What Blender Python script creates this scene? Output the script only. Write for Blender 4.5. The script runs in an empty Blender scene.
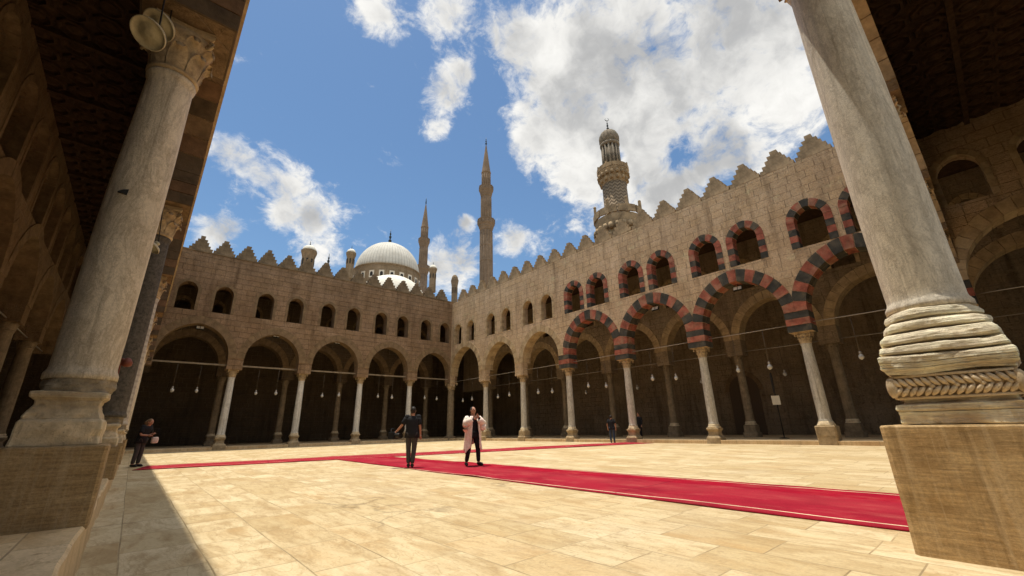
import bpy, bmesh, math, random
from mathutils import Vector, Matrix, noise
R = math.radians; PI = math.pi
random.seed(7)
S = bpy.context.scene
COL = S.collection
ORD = ['first', 'second', 'third', 'fourth', 'fifth', 'sixth', 'seventh', 'eighth', 'ninth', 'tenth', 'eleventh', 'twelfth']

# ------------------------------------------------------------------ materials
class NT:
    def __init__(s, nt): s.nt = nt; s.nt.nodes.clear()
    def n(s, typ, ins=None, **kw):
        nd = s.nt.nodes.new(typ)
        for k, v in kw.items(): setattr(nd, k, v)
        for k, v in (ins or {}).items():
            sock = nd.inputs[k]
            if isinstance(v, bpy.types.NodeSocket): s.nt.links.new(v, sock)
            else: sock.default_value = v
        return nd
    def math(s, op, a, b=None, c=None, clamp=False):
        ins = {0: a}
        if b is not None: ins[1] = b
        if c is not None: ins[2] = c
        return s.n('ShaderNodeMath', ins, operation=op, use_clamp=clamp).outputs[0]
    def mix(s, f, a, b, blend='MIX'):
        nd = s.n('ShaderNodeMix', data_type='RGBA', blend_type=blend)
        for i, v in ((0, f), (6, a), (7, b)):
            if isinstance(v, bpy.types.NodeSocket): s.nt.links.new(v, nd.inputs[i])
            else: nd.inputs[i].default_value = v if i == 0 else (tuple(v) + (1,))[:4]
        return nd.outputs[2]
    def ramp(s, f, stops):
        nd = s.n('ShaderNodeValToRGB', {0: f}); el = nd.color_ramp.elements
        while len(el) < len(stops): el.new(0.5)
        for e, (p, c) in zip(el, stops):
            e.position = p
            e.color = (c, c, c, 1) if isinstance(c, (int, float)) else (tuple(c) + (1,))[:4]
        return nd.outputs[0]
    def noise(s, vec, scale, detail=4, rough=0.55, dist=0.0):
        return s.n('ShaderNodeTexNoise', {'Vector': vec, 'Scale': scale, 'Detail': detail, 'Roughness': rough, 'Distortion': dist}).outputs[0]
    def objco(s): return s.n('ShaderNodeTexCoord').outputs['Object']
    def xyz(s, v): return s.n('ShaderNodeSeparateXYZ', {0: v}).outputs
    def comb(s, x, y, z): return s.n('ShaderNodeCombineXYZ', {0: x, 1: y, 2: z}).outputs[0]
    def scale(s, v, sc): return s.n('ShaderNodeVectorMath', {0: v, 1: sc}, operation='MULTIPLY').outputs[0]
    def out(s, color, rough=0.9, bump=None, bstr=0.5, bdist=0.02, metal=0.0, spec=0.3, **kw):
        b = s.n('ShaderNodeBsdfPrincipled')
        for k, v in (('Base Color', color), ('Roughness', rough), ('Metallic', metal), ('Specular IOR Level', spec)):
            if isinstance(v, bpy.types.NodeSocket): s.nt.links.new(v, b.inputs[k])
            else: b.inputs[k].default_value = (tuple(v) + (1,))[:4] if k == 'Base Color' else v
        for k, v in kw.items(): b.inputs[k.replace('_', ' ')].default_value = v
        if bump is not None:
            bp = s.n('ShaderNodeBump', {'Height': bump, 'Strength': bstr, 'Distance': bdist})
            s.nt.links.new(bp.outputs[0], b.inputs['Normal'])
        o = s.n('ShaderNodeOutputMaterial'); s.nt.links.new(b.outputs[0], o.inputs[0]); return b

def mat(name):
    m = bpy.data.materials.new(name); m.use_nodes = True
    return m, NT(m.node_tree)

def stone_blocks(name, c1, c2, stain, bw=0.85, rh=0.43, mortar=(.3, .24, .16), stainamt=.6):
    m, t = mat(name); o = t.objco(); x = t.xyz(o)
    u = t.math('ADD', x[0], x[1])
    wob = t.math('MULTIPLY', t.math('SUBTRACT', t.noise(o, .9, 2), .5), .05)
    vec = t.comb(u, t.math('ADD', x[2], wob), 0.0)
    br = t.n('ShaderNodeTexBrick', {'Vector': vec, 'Color1': c1 + (1,), 'Color2': c2 + (1,), 'Mortar': mortar + (1,), 'Scale': 1.0,
             'Mortar Size': .014, 'Mortar Smooth': .4, 'Bias': -.1, 'Brick Width': bw, 'Row Height': rh}, offset=.43, squash=.8, squash_frequency=3)
    br2 = t.n('ShaderNodeTexBrick', {'Vector': vec, 'Color1': (.0, .0, .0, 1), 'Color2': (1, 1, 1, 1), 'Mortar': (.5, .5, .5, 1), 'Scale': 1.0,
             'Mortar Size': .0, 'Bias': 0.0, 'Brick Width': bw, 'Row Height': rh}, offset=.43, squash=.8, squash_frequency=3)
    tone = t.math('MULTIPLY_ADD', t.xyz(br2.outputs[0])[0], .34, .83)
    col = t.mix(1.0, br.outputs[0], t.comb(tone, tone, tone), 'MULTIPLY')
    hue = t.n('ShaderNodeTexNoise', {'Vector': t.scale(o, (.6, .6, .9)), 'Scale': 1.1, 'Detail': 7, 'Roughness': .7}).outputs[0]
    col = t.mix(t.ramp(hue, [(.40, 0.0), (.62, .7)]), col, tuple(min(.8, c * k) for c, k in zip(c1, (1.12, 1.16, 1.3))))
    big = t.ramp(t.noise(o, .35, 5, .65), [(.35, 0.0), (.7, 1.0)])
    col = t.mix(t.math('MULTIPLY', big, stainamt), col, stain)
    strk = t.ramp(t.noise(t.scale(o, (1.3, 1.3, .12)), 1.6, 4, .6), [(.5, 0.0), (.75, 1.0)])
    col = t.mix(t.math('MULTIPLY', strk, .62), col, tuple(c * .5 for c in stain))
    pale = t.ramp(t.noise(t.scale(o, (1, 1, 1)), 1.1, 6, .7), [(.58, 0.0), (.72, 1.0)])
    col = t.mix(t.math('MULTIPLY', pale, .35), col, tuple(min(.75, c * 1.7) for c in c1))
    fine = t.noise(o, 14, 6, .7)
    col = t.mix(1.0, col, t.ramp(fine, [(.2, .62), (.8, 1.3)]), 'MULTIPLY')
    pit = t.noise(o, 6.5, 8, .75)
    col = t.mix(t.ramp(pit, [(.34, .6), (.44, 0.0)]), col, tuple(c * .45 for c in stain))
    h = t.math('ADD', t.math('MULTIPLY', br.outputs[1], -1.2), t.math('ADD', t.math('MULTIPLY', fine, .8), t.math('ADD', t.math('MULTIPLY', pit, 1.3), t.math('MULTIPLY', tone, .8))))
    t.out(col, .93, h, 1.0, .045, spec=.12)
    return m

def rough_stone(name, c, var=.45, scale=3.0, bump=.6, stain=None, streak=False, rough=.9, layers=False, worn=0.0):
    m, t = mat(name); o = t.objco()
    col = t.mix(t.ramp(t.noise(o, scale, 6, .65), [(.3, 0.0), (.7, 1.0)]), tuple(x * (1 - var) for x in c), tuple(min(.85, x * (1 + var * .6)) for x in c))
    if stain: col = t.mix(t.ramp(t.noise(o, scale * .5, 4, .6, .6), [(.48, 0.0), (.68, .8)]), col, stain)
    if streak:
        col = t.mix(t.ramp(t.noise(t.scale(o, (6, 6, .35)), 2.2, 5, .6, .4), [(.5, 0.0), (.72, .55)]), col, tuple(x * .42 for x in c))
        col = t.mix(t.ramp(t.noise(t.scale(o, (9, 9, .5)), 1.7, 4, .6), [(.6, 0.0), (.75, .4)]), col, tuple(min(.85, x * 1.5) for x in c))
    h = t.noise(o, scale * 5, 7, .7)
    if layers:
        lay = t.noise(t.scale(o, (2, 2, 26)), 2.2, 5, .65, .8)
        col = t.mix(1.0, col, t.ramp(lay, [(.25, .55), (.7, 1.25)]), 'MULTIPLY')
        h = t.math('ADD', h, t.math('MULTIPLY', lay, 1.6))
    if worn:
        pt = t.n('ShaderNodeNewGeometry').outputs['Pointiness']
        col = t.mix(t.ramp(pt, [(.40, .75 * worn), (.49, 0.0)]), col, tuple(x * .22 for x in c))  # concave creases drawn darker in the colour
        col = t.mix(t.ramp(pt, [(.515, 0.0), (.60, .7 * worn)]), col, tuple(min(.85, x * 1.35) for x in c))  # convex edges drawn paler in the colour
        pk = t.noise(o, scale * 7, 6, .8)
        col = t.mix(t.ramp(pk, [(.30, .8), (.42, 0.0)]), col, tuple(x * .35 for x in c))
    col = t.mix(1.0, col, t.ramp(h, [(.2, .75), (.9, 1.2)]), 'MULTIPLY')
    t.out(col, rough, h, bump, .02, spec=.2)
    return m

def marble(name, c, vein, amt=.5, stripes=False, dirt=(.2, .15, .09)):
    m, t = mat(name); o = t.objco()
    v = t.noise(t.scale(o, (1.6, 1.6, .5)), 2.0, 8, .68, .7)
    col = t.mix(t.ramp(v, [(.45, 0.0), (.5, amt), (.54, 0.0)]), c, vein)
    col = t.mix(t.ramp(t.noise(t.scale(o, (5, 5, .22)), 1.6, 5, .6), [(.5, 0.0), (.78, .6)]), col, tuple(x * .5 for x in c))
    col = t.mix(t.ramp(t.noise(o, 1.1, 6, .7, .5), [(.5, 0.0), (.75, .55)]), col, dirt)
    if stripes:
        z = t.xyz(o)[2]
        w = t.math('SINE', t.math('MULTIPLY_ADD', z, 36.0, t.math('MULTIPLY', t.noise(o, 2, 2), 2.0)))
        col = t.mix(t.ramp(w, [(.0, .0), (.9, .55)]), col, tuple(x * .5 for x in c))
    v2 = t.noise(t.scale(o, (2.2, 2.2, .9)), 4.5, 9, .75, .9)
    col = t.mix(t.ramp(v2, [(.475, 0.0), (.5, amt * .9), (.52, 0.0)]), col, tuple(x * .55 for x in vein))
    run = t.noise(t.scale(o, (9, 9, .25)), 1.5, 6, .7, .25)
    col = t.mix(t.ramp(run, [(.54, 0.0), (.68, .5)]), col, tuple(x * .45 for x in dirt))
    pk = t.noise(o, 26, 6, .8)
    col = t.mix(t.ramp(pk, [(.27, .85), (.36, 0.0)]), col, tuple(x * .4 for x in dirt))
    f = t.noise(o, 48, 7, .75)
    col = t.mix(1.0, col, t.ramp(f, [(.25, .78), (.75, 1.16)]), 'MULTIPLY')
    t.out(col, .62, t.math('ADD', f, t.math('MULTIPLY', pk, 1.5)), .4, .012, spec=.35)
    return m

def plain(name, c, rough=.8, metal=0.0, var=.25, scale=9.0, **kw):
    m, t = mat(name); o = t.objco()
    col = t.mix(t.noise(o, scale, 4, .6), tuple(x * (1 - var) for x in c), tuple(min(.95, x * (1 + var)) for x in c))
    t.out(col, rough, t.noise(o, scale * 4, 3), .15, .005, metal, **kw)
    return m

def pedestal_mat(k=1.0):
    m, t = mat('tawny_weathered_block'); o = t.objco()
    col = t.mix(t.ramp(t.noise(t.scale(o, (1, 1, 2.2)), 2.6, 6, .65), [(.3, 0.0), (.7, 1.0)]), (.42, .265, .115), (.63, .44, .225))
    lay = t.noise(t.scale(o, (1.5, 1.5, 22)), 2.0, 6, .7, .5)
    col = t.mix(1.0, col, t.ramp(lay, [(.3, .66), (.66, 1.2)]), 'MULTIPLY')
    run = t.noise(t.scale(o, (11, 11, .5)), 1.6, 4, .6, .3)
    col = t.mix(t.ramp(run, [(.5, 0.0), (.66, .6)]), col, (.66, .49, .29))
    run2 = t.noise(t.scale(o, (7, 7, .35)), 1.9, 4, .6)
    col = t.mix(t.ramp(run2, [(.55, 0.0), (.72, .55)]), col, (.15, .085, .03))
    f = t.noise(o, 38, 6, .75)
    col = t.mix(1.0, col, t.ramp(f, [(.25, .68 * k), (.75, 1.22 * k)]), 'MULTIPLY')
    t.out(col, .85, t.math('ADD', f, t.math('MULTIPLY', lay, .8)), .75, .012, spec=.2)
    return m

M = {}
M['wall_right'] = stone_blocks('sunlit_sandstone', (.60, .425, .25), (.49, .34, .195), (.32, .21, .115), mortar=(.31, .21, .12), stainamt=.5)  # grazing sunlight put into a paler stone colour
M['wall_far'] = stone_blocks('shaded_sandstone', (.335, .218, .122), (.255, .16, .088), (.138, .083, .044), mortar=(.16, .10, .056), stainamt=.62)  # same sandstone with shade put into the colour
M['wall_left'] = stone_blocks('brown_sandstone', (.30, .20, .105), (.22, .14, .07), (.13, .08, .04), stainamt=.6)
M['wall_in_far'] = stone_blocks('shade_dimmed_inner_stone', (.15, .105, .06), (.11, .075, .042), (.06, .04, .024))  # darker copy: the halls' shade put into the stone colour
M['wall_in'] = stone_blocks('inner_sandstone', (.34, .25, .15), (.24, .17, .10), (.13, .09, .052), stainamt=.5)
M['voussoir'] = rough_stone('plain_voussoir', (.44, .315, .175), .4, 2.5)
M['voussoir_far'] = rough_stone('plain_dark_voussoir', (.225, .15, .08), .4, 2.5)  # darker copy to go with the shade-coloured far wall
M['voussoir_pale'] = rough_stone('pale_voussoir', (.50, .37, .215), .3, 2.5)
M['red'] = rough_stone('red_ablaq', (.34, .105, .066), .6, 2.6, stain=(.36, .21, .13))
M['black'] = rough_stone('black_ablaq', (.062, .058, .048), .5, 2.4, stain=(.15, .12, .08))
M['dull_red'] = rough_stone('dull_red_stone', (.20, .115, .062), .5, 2.2, stain=(.15, .095, .055))  # dull browns for the stones of the left arches
M['dull_black'] = rough_stone('dull_dark_stone', (.125, .085, .05), .5, 2.4, stain=(.13, .09, .055))
M['dull_brown'] = rough_stone('dull_brown_stone', (.24, .155, .085), .5, 2.4, stain=(.12, .08, .045))
M['merlon'] = rough_stone('merlon_stone', (.40, .285, .165), .5, 1.6, stain=(.18, .125, .07))
M['merlon_far'] = rough_stone('merlon_stone_shaded', (.235, .165, .095), .5, 1.6, stain=(.10, .07, .04))  # merlon stone with shade put into the colour
M['base'] = rough_stone('worn_limestone', (.68, .535, .345), .4, 3.0, .9, stain=(.30, .21, .12), worn=.9)
M['band'] = rough_stone('carved_band_limestone', (.60, .47, .31), .45, 4.0, .9, stain=(.24, .165, .09), worn=1.0)
M['neck'] = rough_stone('stained_neck_stone', (.33, .27, .185), .5, 3.5, .9, stain=(.11, .085, .055), worn=.8)
M['base_layered'] = rough_stone('worn_layered_limestone', (.77, .635, .465), .36, 3.0, .9, stain=(.42, .30, .19), layers=True, worn=1.0)
M['pedestal'] = pedestal_mat()
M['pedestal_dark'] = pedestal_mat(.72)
M['pedestal_far'] = rough_stone('pale_pedestal', (.42, .31, .18), .4, 2.5, .6, stain=(.2, .14, .08))
M['marble'] = marble('grey_marble', (.60, .55, .46), (.25, .21, .17), .5)
M['marble_white'] = marble('white_marble', (.68, .645, .575), (.32, .28, .23), .4)
M['marble_big'] = marble('beige_marble', (.72, .61, .455), (.36, .28, .18), .5, dirt=(.40, .30, .19))
M['marble_right'] = marble('pale_marble', (.74, .66, .53), (.40, .33, .24), .5, dirt=(.48, .38, .26))
M['marble_ring'] = marble('banded_marble', (.52, .46, .38), (.3, .26, .2), .3, True)
M['granite'] = rough_stone('dark_granite', (.105, .088, .068), .6, 16, .3, rough=.6)
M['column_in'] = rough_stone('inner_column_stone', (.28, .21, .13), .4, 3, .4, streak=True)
M['capital'] = rough_stone('carved_limestone', (.50, .37, .22), .5, 5, .9, stain=(.14, .095, .05), worn=.8)
M['wood'] = rough_stone('old_timber', (.12, .065, .03), .5, 3, .5, streak=False)
M['beam'] = rough_stone('grey_timber', (.27, .21, .14), .4, 3, .4)
M['iron'] = plain('dark_iron', (.03, .027, .024), .6, .6)
M['wire'] = plain('pale_steel_rod', (.36, .31, .25), .5, .3)
M['rod'] = plain('dull_brass_rod', (.13, .10, .07), .5, .3)
M['glass'] = plain('frosted_lamp_glass', (.46, .43, .38), .25, var=.05, spec=.5)
M['dish'] = rough_stone('aged_white_enamel', (.50, .43, .29), .25, 6, .1, rough=.5)
M['lamp_white'] = plain('white_lamp_face', (.8, .82, .82), .4, var=.05)
M['lead'] = None
M['minaret'] = rough_stone('grey_brown_minaret_stone', (.225, .165, .115), .3, .5, .5)
M['mosque'] = stone_blocks('mosque_limestone', (.30, .22, .135), (.25, .18, .11), (.17, .12, .07), 1.6, .8)
M['white_trim'] = plain('white_window_trim', (.62, .56, .46), .8, var=.1, scale=1)
M['dark_glass'] = plain('dark_opening', (.018, .016, .014), .6)
M['bronze'] = plain('dark_bronze', (.03, .033, .03), .45, .5)
M['rib'] = rough_stone('grey_green_faience', (.25, .205, .15), .5, 3, .5, stain=(.12, .115, .085))
M['door'] = plain('dark_door_timber', (.10, .066, .038), .7)
M['panel'] = plain('pale_board', (.62, .56, .44), .7, var=.05)
M['rust'] = plain('red_brown_metal', (.20, .055, .03), .55, var=.4, scale=14)

def lead_mat():
    m, t = mat('ribbed_lead_roof'); o = t.objco(); x = t.xyz(o)
    a = t.math('ARCTAN2', x[1], x[0])
    rib = t.math('PINGPONG', t.math('MULTIPLY', a, 64 / (2 * PI)), .5)
    c = t.mix(t.ramp(rib, [(.02, 0.0), (.13, 1.0)]), (.36, .345, .31), (.58, .56, .50))
    ring = t.math('PINGPONG', t.math('MULTIPLY', x[2], .9), .5)
    c = t.mix(t.ramp(ring, [(.0, .5), (.05, 0.0)]), c, (.4, .38, .34))
    c = t.mix(t.ramp(t.noise(o, .5, 5, .7), [(.4, 0.0), (.75, .5)]), c, (.28, .25, .2))
    t.out(c, .75, rib, .5, .12, .0, spec=.2)
    return m
M['lead'] = lead_mat()

def zigzag_mat():
    m, t = mat('chevron_carved_stone'); o = t.objco(); x = t.xyz(o)
    a = t.math('MULTIPLY', t.math('ARCTAN2', x[1], x[0]), 15 / (2 * PI) * 1.0)
    zz = t.math('PINGPONG', a, .5)
    s = t.math('PINGPONG', t.math('ADD', t.math('MULTIPLY', x[2], 2.5), t.math('MULTIPLY', zz, 1.25)), .5)
    c = t.mix(t.ramp(s, [(.17, 0.0), (.3, 1.0)]), (.15, .11, .07), (.29, .215, .14))
    c = t.mix(1.0, c, t.ramp(t.noise(o, 4, 5, .7), [(.25, .6), (.8, 1.2)]), 'MULTIPLY')
    t.out(c, .9, s, 1.0, .1, spec=.15)
    return m
M['chevron'] = zigzag_mat()

def paving_mat(name, c1, c2, dark, scale=1.0, shade=False):
    m, t = mat(name); o = t.objco(); x = t.xyz(o)
    wob = t.noise(o, .5, 2)
    vec = t.comb(t.math('ADD', x[1], t.math('MULTIPLY', wob, .05)), t.math('ADD', x[0], t.math('MULTIPLY', wob, .04)), 0.0)
    kw = dict(offset=.37, squash=.7, squash_frequency=4)
    ins = {'Vector': vec, 'Scale': scale, 'Brick Width': .98, 'Row Height': .6, 'Mortar Size': .008, 'Mortar Smooth': .5, 'Bias': .0}
    br = t.n('ShaderNodeTexBrick', dict(ins, Color1=(0, 0, 0, 1), Color2=(1, 1, 1, 1), Mortar=(.5, .5, .5, 1)), **kw)
    tone = t.xyz(br.outputs[0])[0]
    col = t.mix(tone, c1, c2)
    # travertine bands, each slab with its own phase
    vv = t.comb(t.math('ADD', t.math('MULTIPLY', x[0], 1.0), t.math('MULTIPLY', tone, 37.0)), t.math('MULTIPLY', x[1], .28), t.math('MULTIPLY', tone, 11.0))
    tr = t.noise(vv, 3.6, 7, .68, .9)
    col = t.mix(t.ramp(tr, [(.44, 0.0), (.64, .72)]), col, dark)
    lines = t.noise(t.comb(t.math('ADD', t.math('MULTIPLY', x[0], 1.0), t.math('MULTIPLY', tone, 19.0)), t.math('MULTIPLY', x[1], .3), 0.0), 12, 5, .7, .6)
    col = t.mix(t.ramp(lines, [(.53, 0.0), (.68, .38)]), col, (dark[0] * .8, dark[1] * .72, dark[2] * .6))
    pits = t.noise(o, 9, 3, .8)
    col = t.mix(t.math('MULTIPLY', t.ramp(pits, [(.60, 0.0), (.68, .7)]), t.ramp(t.noise(o, .45, 3), [(.45, 0.0), (.65, 1.0)])), col, (dark[0] * .6, dark[1] * .5, dark[2] * .4))
    col = t.mix(t.ramp(t.noise(vv, 1.3, 5, .6, .5), [(.5, 0.0), (.72, .38)]), col, (c1[0] * .95, c1[1] * .75, c1[2] * .52))
    col = t.mix(t.ramp(t.noise(o, .32, 6, .7), [(.52, 0.0), (.74, .35)]), col, (c2[0] * .8, c2[1] * .84, c2[2] * .98))
    vein = t.noise(vv, 2.1, 6, .6, 1.6)
    col = t.mix(t.ramp(vein, [(.485, 0.0), (.5, .35), (.515, 0.0)]), col, (dark[0] * .75, dark[1] * .7, dark[2] * .6))
    seam = t.math('MULTIPLY', br.outputs[1], t.ramp(t.noise(o, .9, 4, .6), [(.36, .12), (.6, .6)]))
    col = t.mix(seam, col, tuple(d * .42 for d in dark))
    # cracks and chips
    vo = t.n('ShaderNodeTexVoronoi', {'Vector': t.n('ShaderNodeVectorMath', {0: o, 1: t.n('ShaderNodeTexNoise', {'Vector': o, 'Scale': 1.2, 'Detail': 4}).outputs[1]}, operation='ADD').outputs[0], 'Scale': .33}, feature='DISTANCE_TO_EDGE')
    ck = t.math('MULTIPLY', t.ramp(vo.outputs[0], [(.0, 1.0), (.012, 0.0)]), t.ramp(t.noise(o, .21, 2), [(.58, 0.0), (.66, .45)]))
    col = t.mix(ck, col, tuple(d * .3 for d in dark))
    f = t.noise(o, 30, 5, .75)
    col = t.mix(1.0, col, t.ramp(f, [(.25, .8), (.75, 1.12)]), 'MULTIPLY')
    h = t.math('ADD', t.math('MULTIPLY', seam, -1.4), t.math('ADD', t.math('MULTIPLY', tr, .5), t.math('ADD', t.math('MULTIPLY', f, .25), t.math('MULTIPLY', t.noise(o, 1.4, 3), .6))))
    t.out(col, .78, h, .5, .02, spec=.25)
    return m
M['paving'] = paving_mat('court_limestone', (.48, .362, .192), (.645, .525, .325), (.35, .235, .105))
M['platform'] = paving_mat('arcade_limestone', (.68, .49, .265), (.74, .55, .32), (.50, .34, .175))
M['kerb'] = rough_stone('kerb_limestone', (.45, .34, .2), .35, 3, .6)
M['sand'] = plain('dusty_ground', (.38, .29, .18), .95, scale=.3)

def rug_mat(name, half):
    m, t = mat(name); o = t.objco(); x = t.xyz(o)      # local x runs across the rug
    base = t.mix(t.ramp(x[0], [(.48, 0.0), (.52, 1.0)]), (.31, .016, .032), (.32, .006, .022))
    ax = t.math('ABSOLUTE', x[0])
    d = t.math('ABSOLUTE', t.math('SUBTRACT', ax, half - .24))
    line = t.math('LESS_THAN', d, .022)
    col = t.mix(line, base, (.72, .56, .38))
    w = t.noise(o, .9, 5, .65)
    col = t.mix(t.ramp(w, [(.42, 0.0), (.7, .75)]), col, (.20, .008, .02))
    dust = t.noise(t.scale(o, (1, .35, 1)), 2.4, 5, .7)
    col = t.mix(t.ramp(dust, [(.5, 0.0), (.8, .35)]), col, (.55, .20, .15))
    sm = t.math('PINGPONG', t.math('MULTIPLY', x[1], 1 / 3.9), .5)
    col = t.mix(t.ramp(sm, [(.0, .8), (.006, 0.0)]), col, (.12, .006, .015))
    path = t.ramp(t.math('ADD', t.math('ABSOLUTE', x[0]), t.math('MULTIPLY', t.noise(o, .6, 3), .8)), [(.35, .35), (.9, 0.0)])
    col = t.mix(path, col, (.37, .05, .055))
    f = t.noise(o, 60, 3)
    col = t.mix(1.0, col, t.ramp(f, [(.2, .75), (.8, 1.15)]), 'MULTIPLY')
    t.out(col, 1.0, t.math('ADD', f, t.math('MULTIPLY', w, 2.0)), .5, .012, spec=.05)
    return m
M['rug_main'] = rug_mat('crimson_pile', 1.42)
M['rug_cross'] = rug_mat('crimson_pile_narrow', 1.0)

def ceiling_mat():
    return rough_stone('painted_dark_timber', (.07, .037, .018), .6, 4, .5, stain=(.05, .026, .014))
M['ceiling'] = ceiling_mat()

# ------------------------------------------------------------------ mesh helpers
class MB:
    def __init__(s): s.v = []; s.f = []; s.m = []; s.sm = []
    def add(s, vs, fs, mi=0, smooth=False):
        k = len(s.v); s.v += [tuple(v) for v in vs]
        for f in fs: s.f.append(tuple(i + k for i in f)); s.m.append(mi); s.sm.append(smooth)
    def box(s, c, d, mi=0, rz=0.0, taper=1.0, bev=0.0):
        x, y, z = (q / 2 for q in d); pts = []
        for sz, tp in ((-z, 1.0), (z, taper)):
            for sx, sy in ((-1, -1), (1, -1), (1, 1), (-1, 1)): pts.append(Vector((sx * x * tp, sy * y * tp, sz)))
        Rm = Matrix.Rotation(rz, 3, 'Z'); pts = [Rm @ p + Vector(c) for p in pts]
        s.add(pts, [(3, 2, 1, 0), (4, 5, 6, 7), (0, 1, 5, 4), (1, 2, 6, 5), (2, 3, 7, 6), (3, 0, 4, 7)], mi)
    def rings(s, rings, mi=0, cap=True, smooth=True):
        n = len(rings[0]); vs = [p for r in rings for p in r]; fs = []
        for i in range(len(rings) - 1):
            for j in range(n):
                a = i * n + j; b = i * n + (j + 1) % n; fs.append((a, b, b + n, a + n))
        s.add(vs, fs, mi, smooth)
        if cap:
            k = len(s.v) - len(vs)
            s.f.append(tuple(k + j for j in reversed(range(n)))); s.m.append(mi); s.sm.append(False)
            s.f.append(tuple(k + (len(rings) - 1) * n + j for j in range(n))); s.m.append(mi); s.sm.append(False)
    def lathe(s, prof, n=24, c=(0, 0), mi=0, smooth=True, cap=True, rot=0.0):
        s.rings([[(c[0] + r * math.cos(2 * PI * j / n + rot), c[1] + r * math.sin(2 * PI * j / n + rot), z) for j in range(n)] for r, z in prof], mi, cap, smooth)
    def tube(s, path, rad, n=8, mi=0, cap=True):
        path = [Vector(p) for p in path]; rr = rad if isinstance(rad, (list, tuple)) else [rad] * len(path); rings = []
        up = Vector((0, 0, 1))
        for i, p in enumerate(path):
            t = (path[min(i + 1, len(path) - 1)] - path[max(i - 1, 0)]).normalized()
            a = t.cross(up)
            if a.length < 1e-3: a = t.cross(Vector((1, 0, 0)))
            a.normalize(); b = a.cross(t).normalized()
            rings.append([p + (a * math.cos(2 * PI * j / n) - b * math.sin(2 * PI * j / n)) * rr[i] for j in range(n)])
        s.rings(rings, mi, cap)
    def sphere(s, c, r, n=12, mi=0, sc=(1, 1, 1)):
        m = n // 2; rg = []
        for i in range(1, m):
            th = PI * i / m
            rg.append([(c[0] + sc[0] * r * math.sin(th) * math.cos(2 * PI * j / n), c[1] + sc[1] * r * math.sin(th) * math.sin(2 * PI * j / n), c[2] - sc[2] * r * math.cos(th)) for j in range(n)])
        s.rings(rg, mi)
    def prism(s, poly, y0, y1, mi=0):      # poly in (x, z), extruded along y
        n = len(poly)
        vs = [(x, y0, z) for x, z in poly] + [(x, y1, z) for x, z in poly]
        fs = [tuple(range(n)), tuple(range(2 * n - 1, n - 1, -1))] + [(i, i + n, (i + 1) % n + n, (i + 1) % n) for i in range(n)]
        s.add(vs, fs, mi)
    def build(s, name, mats, parent=None, bevel=0.0):
        me = bpy.data.meshes.new(name); me.from_pydata(s.v, [], s.f)
        mats = mats if isinstance(mats, (list, tuple)) else [mats]
        for m in mats: me.materials.append(M[m] if isinstance(m, str) else m)
        me.polygons.foreach_set('material_index', s.m); me.polygons.foreach_set('use_smooth', s.sm)
        bm = bmesh.new(); bm.from_mesh(me); bmesh.ops.recalc_face_normals(bm, faces=bm.faces); bm.to_mesh(me); bm.free()
        me.update()
        o = bpy.data.objects.new(name, me); COL.objects.link(o)
        if parent: o.parent = parent
        if bevel:
            b = o.modifiers.new('edge', 'BEVEL'); b.width = bevel; b.segments = 2; b.limit_method = 'ANGLE'; b.angle_limit = R(40)
        return o

def link_copy(o, parent=None, loc=None):
    c = o.copy(); COL.objects.link(c)
    if parent is not None: c.parent = parent
    if loc is not None: c.location = loc
    return c
def kids(o): return [c for c in bpy.data.objects if c.parent is o]
def copy_tree(o, parent=None):
    c = link_copy(o, parent)
    for ch in kids(o): copy_tree(ch, c)
    return c
def tag(o, label, cat, group=None):
    o['label'] = label; o['category'] = cat
    if group: o['group'] = group
    return o
def thing(name, label, cat, loc=(0, 0, 0), rz=0.0, group=None):
    o = bpy.data.objects.new(name, None); COL.objects.link(o); o.location = loc; o.rotation_euler = (0, 0, rz)
    o.empty_display_size = .2
    return tag(o, label, cat, group)
def struct(o): o['kind'] = 'structure'; return o

HT = .45
def arch_pts(c, r, zs, e=.12, n=10):     # slightly pointed arch, left springing to right springing
    Rr = r * (1 + e); off = r * e; pts = []
    a1 = math.acos(off / Rr)
    L = [(c + off - Rr * math.cos(a1 * i / n), zs + Rr * math.sin(a1 * i / n)) for i in range(n + 1)]
    Rt = [(2 * c - x, z) for x, z in reversed(L[:-1])]
    return L + Rt

def extruded(name, outline, holes, half, m, parent):
    cu = bpy.data.curves.new(name, 'CURVE'); cu.dimensions = '2D'; cu.fill_mode = 'BOTH'; cu.extrude = half
    for poly in [outline] + holes:
        sp = cu.splines.new('POLY'); sp.points.add(len(poly) - 1); sp.use_cyclic_u = True
        for p, (x, z) in zip(sp.points, poly): p.co = (x, z, 0, 1)
    tmp = bpy.data.objects.new('tmp', cu); COL.objects.link(tmp)
    dg = bpy.context.evaluated_depsgraph_get(); me = bpy.data.meshes.new_from_object(tmp.evaluated_get(dg))
    bpy.data.objects.remove(tmp); bpy.data.curves.remove(cu)
    for v in me.vertices: v.co = (v.co.x, -v.co.z, v.co.y)
    for p in me.polygons: p.use_smooth = False
    me.materials.clear(); me.materials.append(M[m]); me.name = name
    o = bpy.data.objects.new(name, me); COL.objects.link(o); o.parent = parent
    return o

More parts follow.
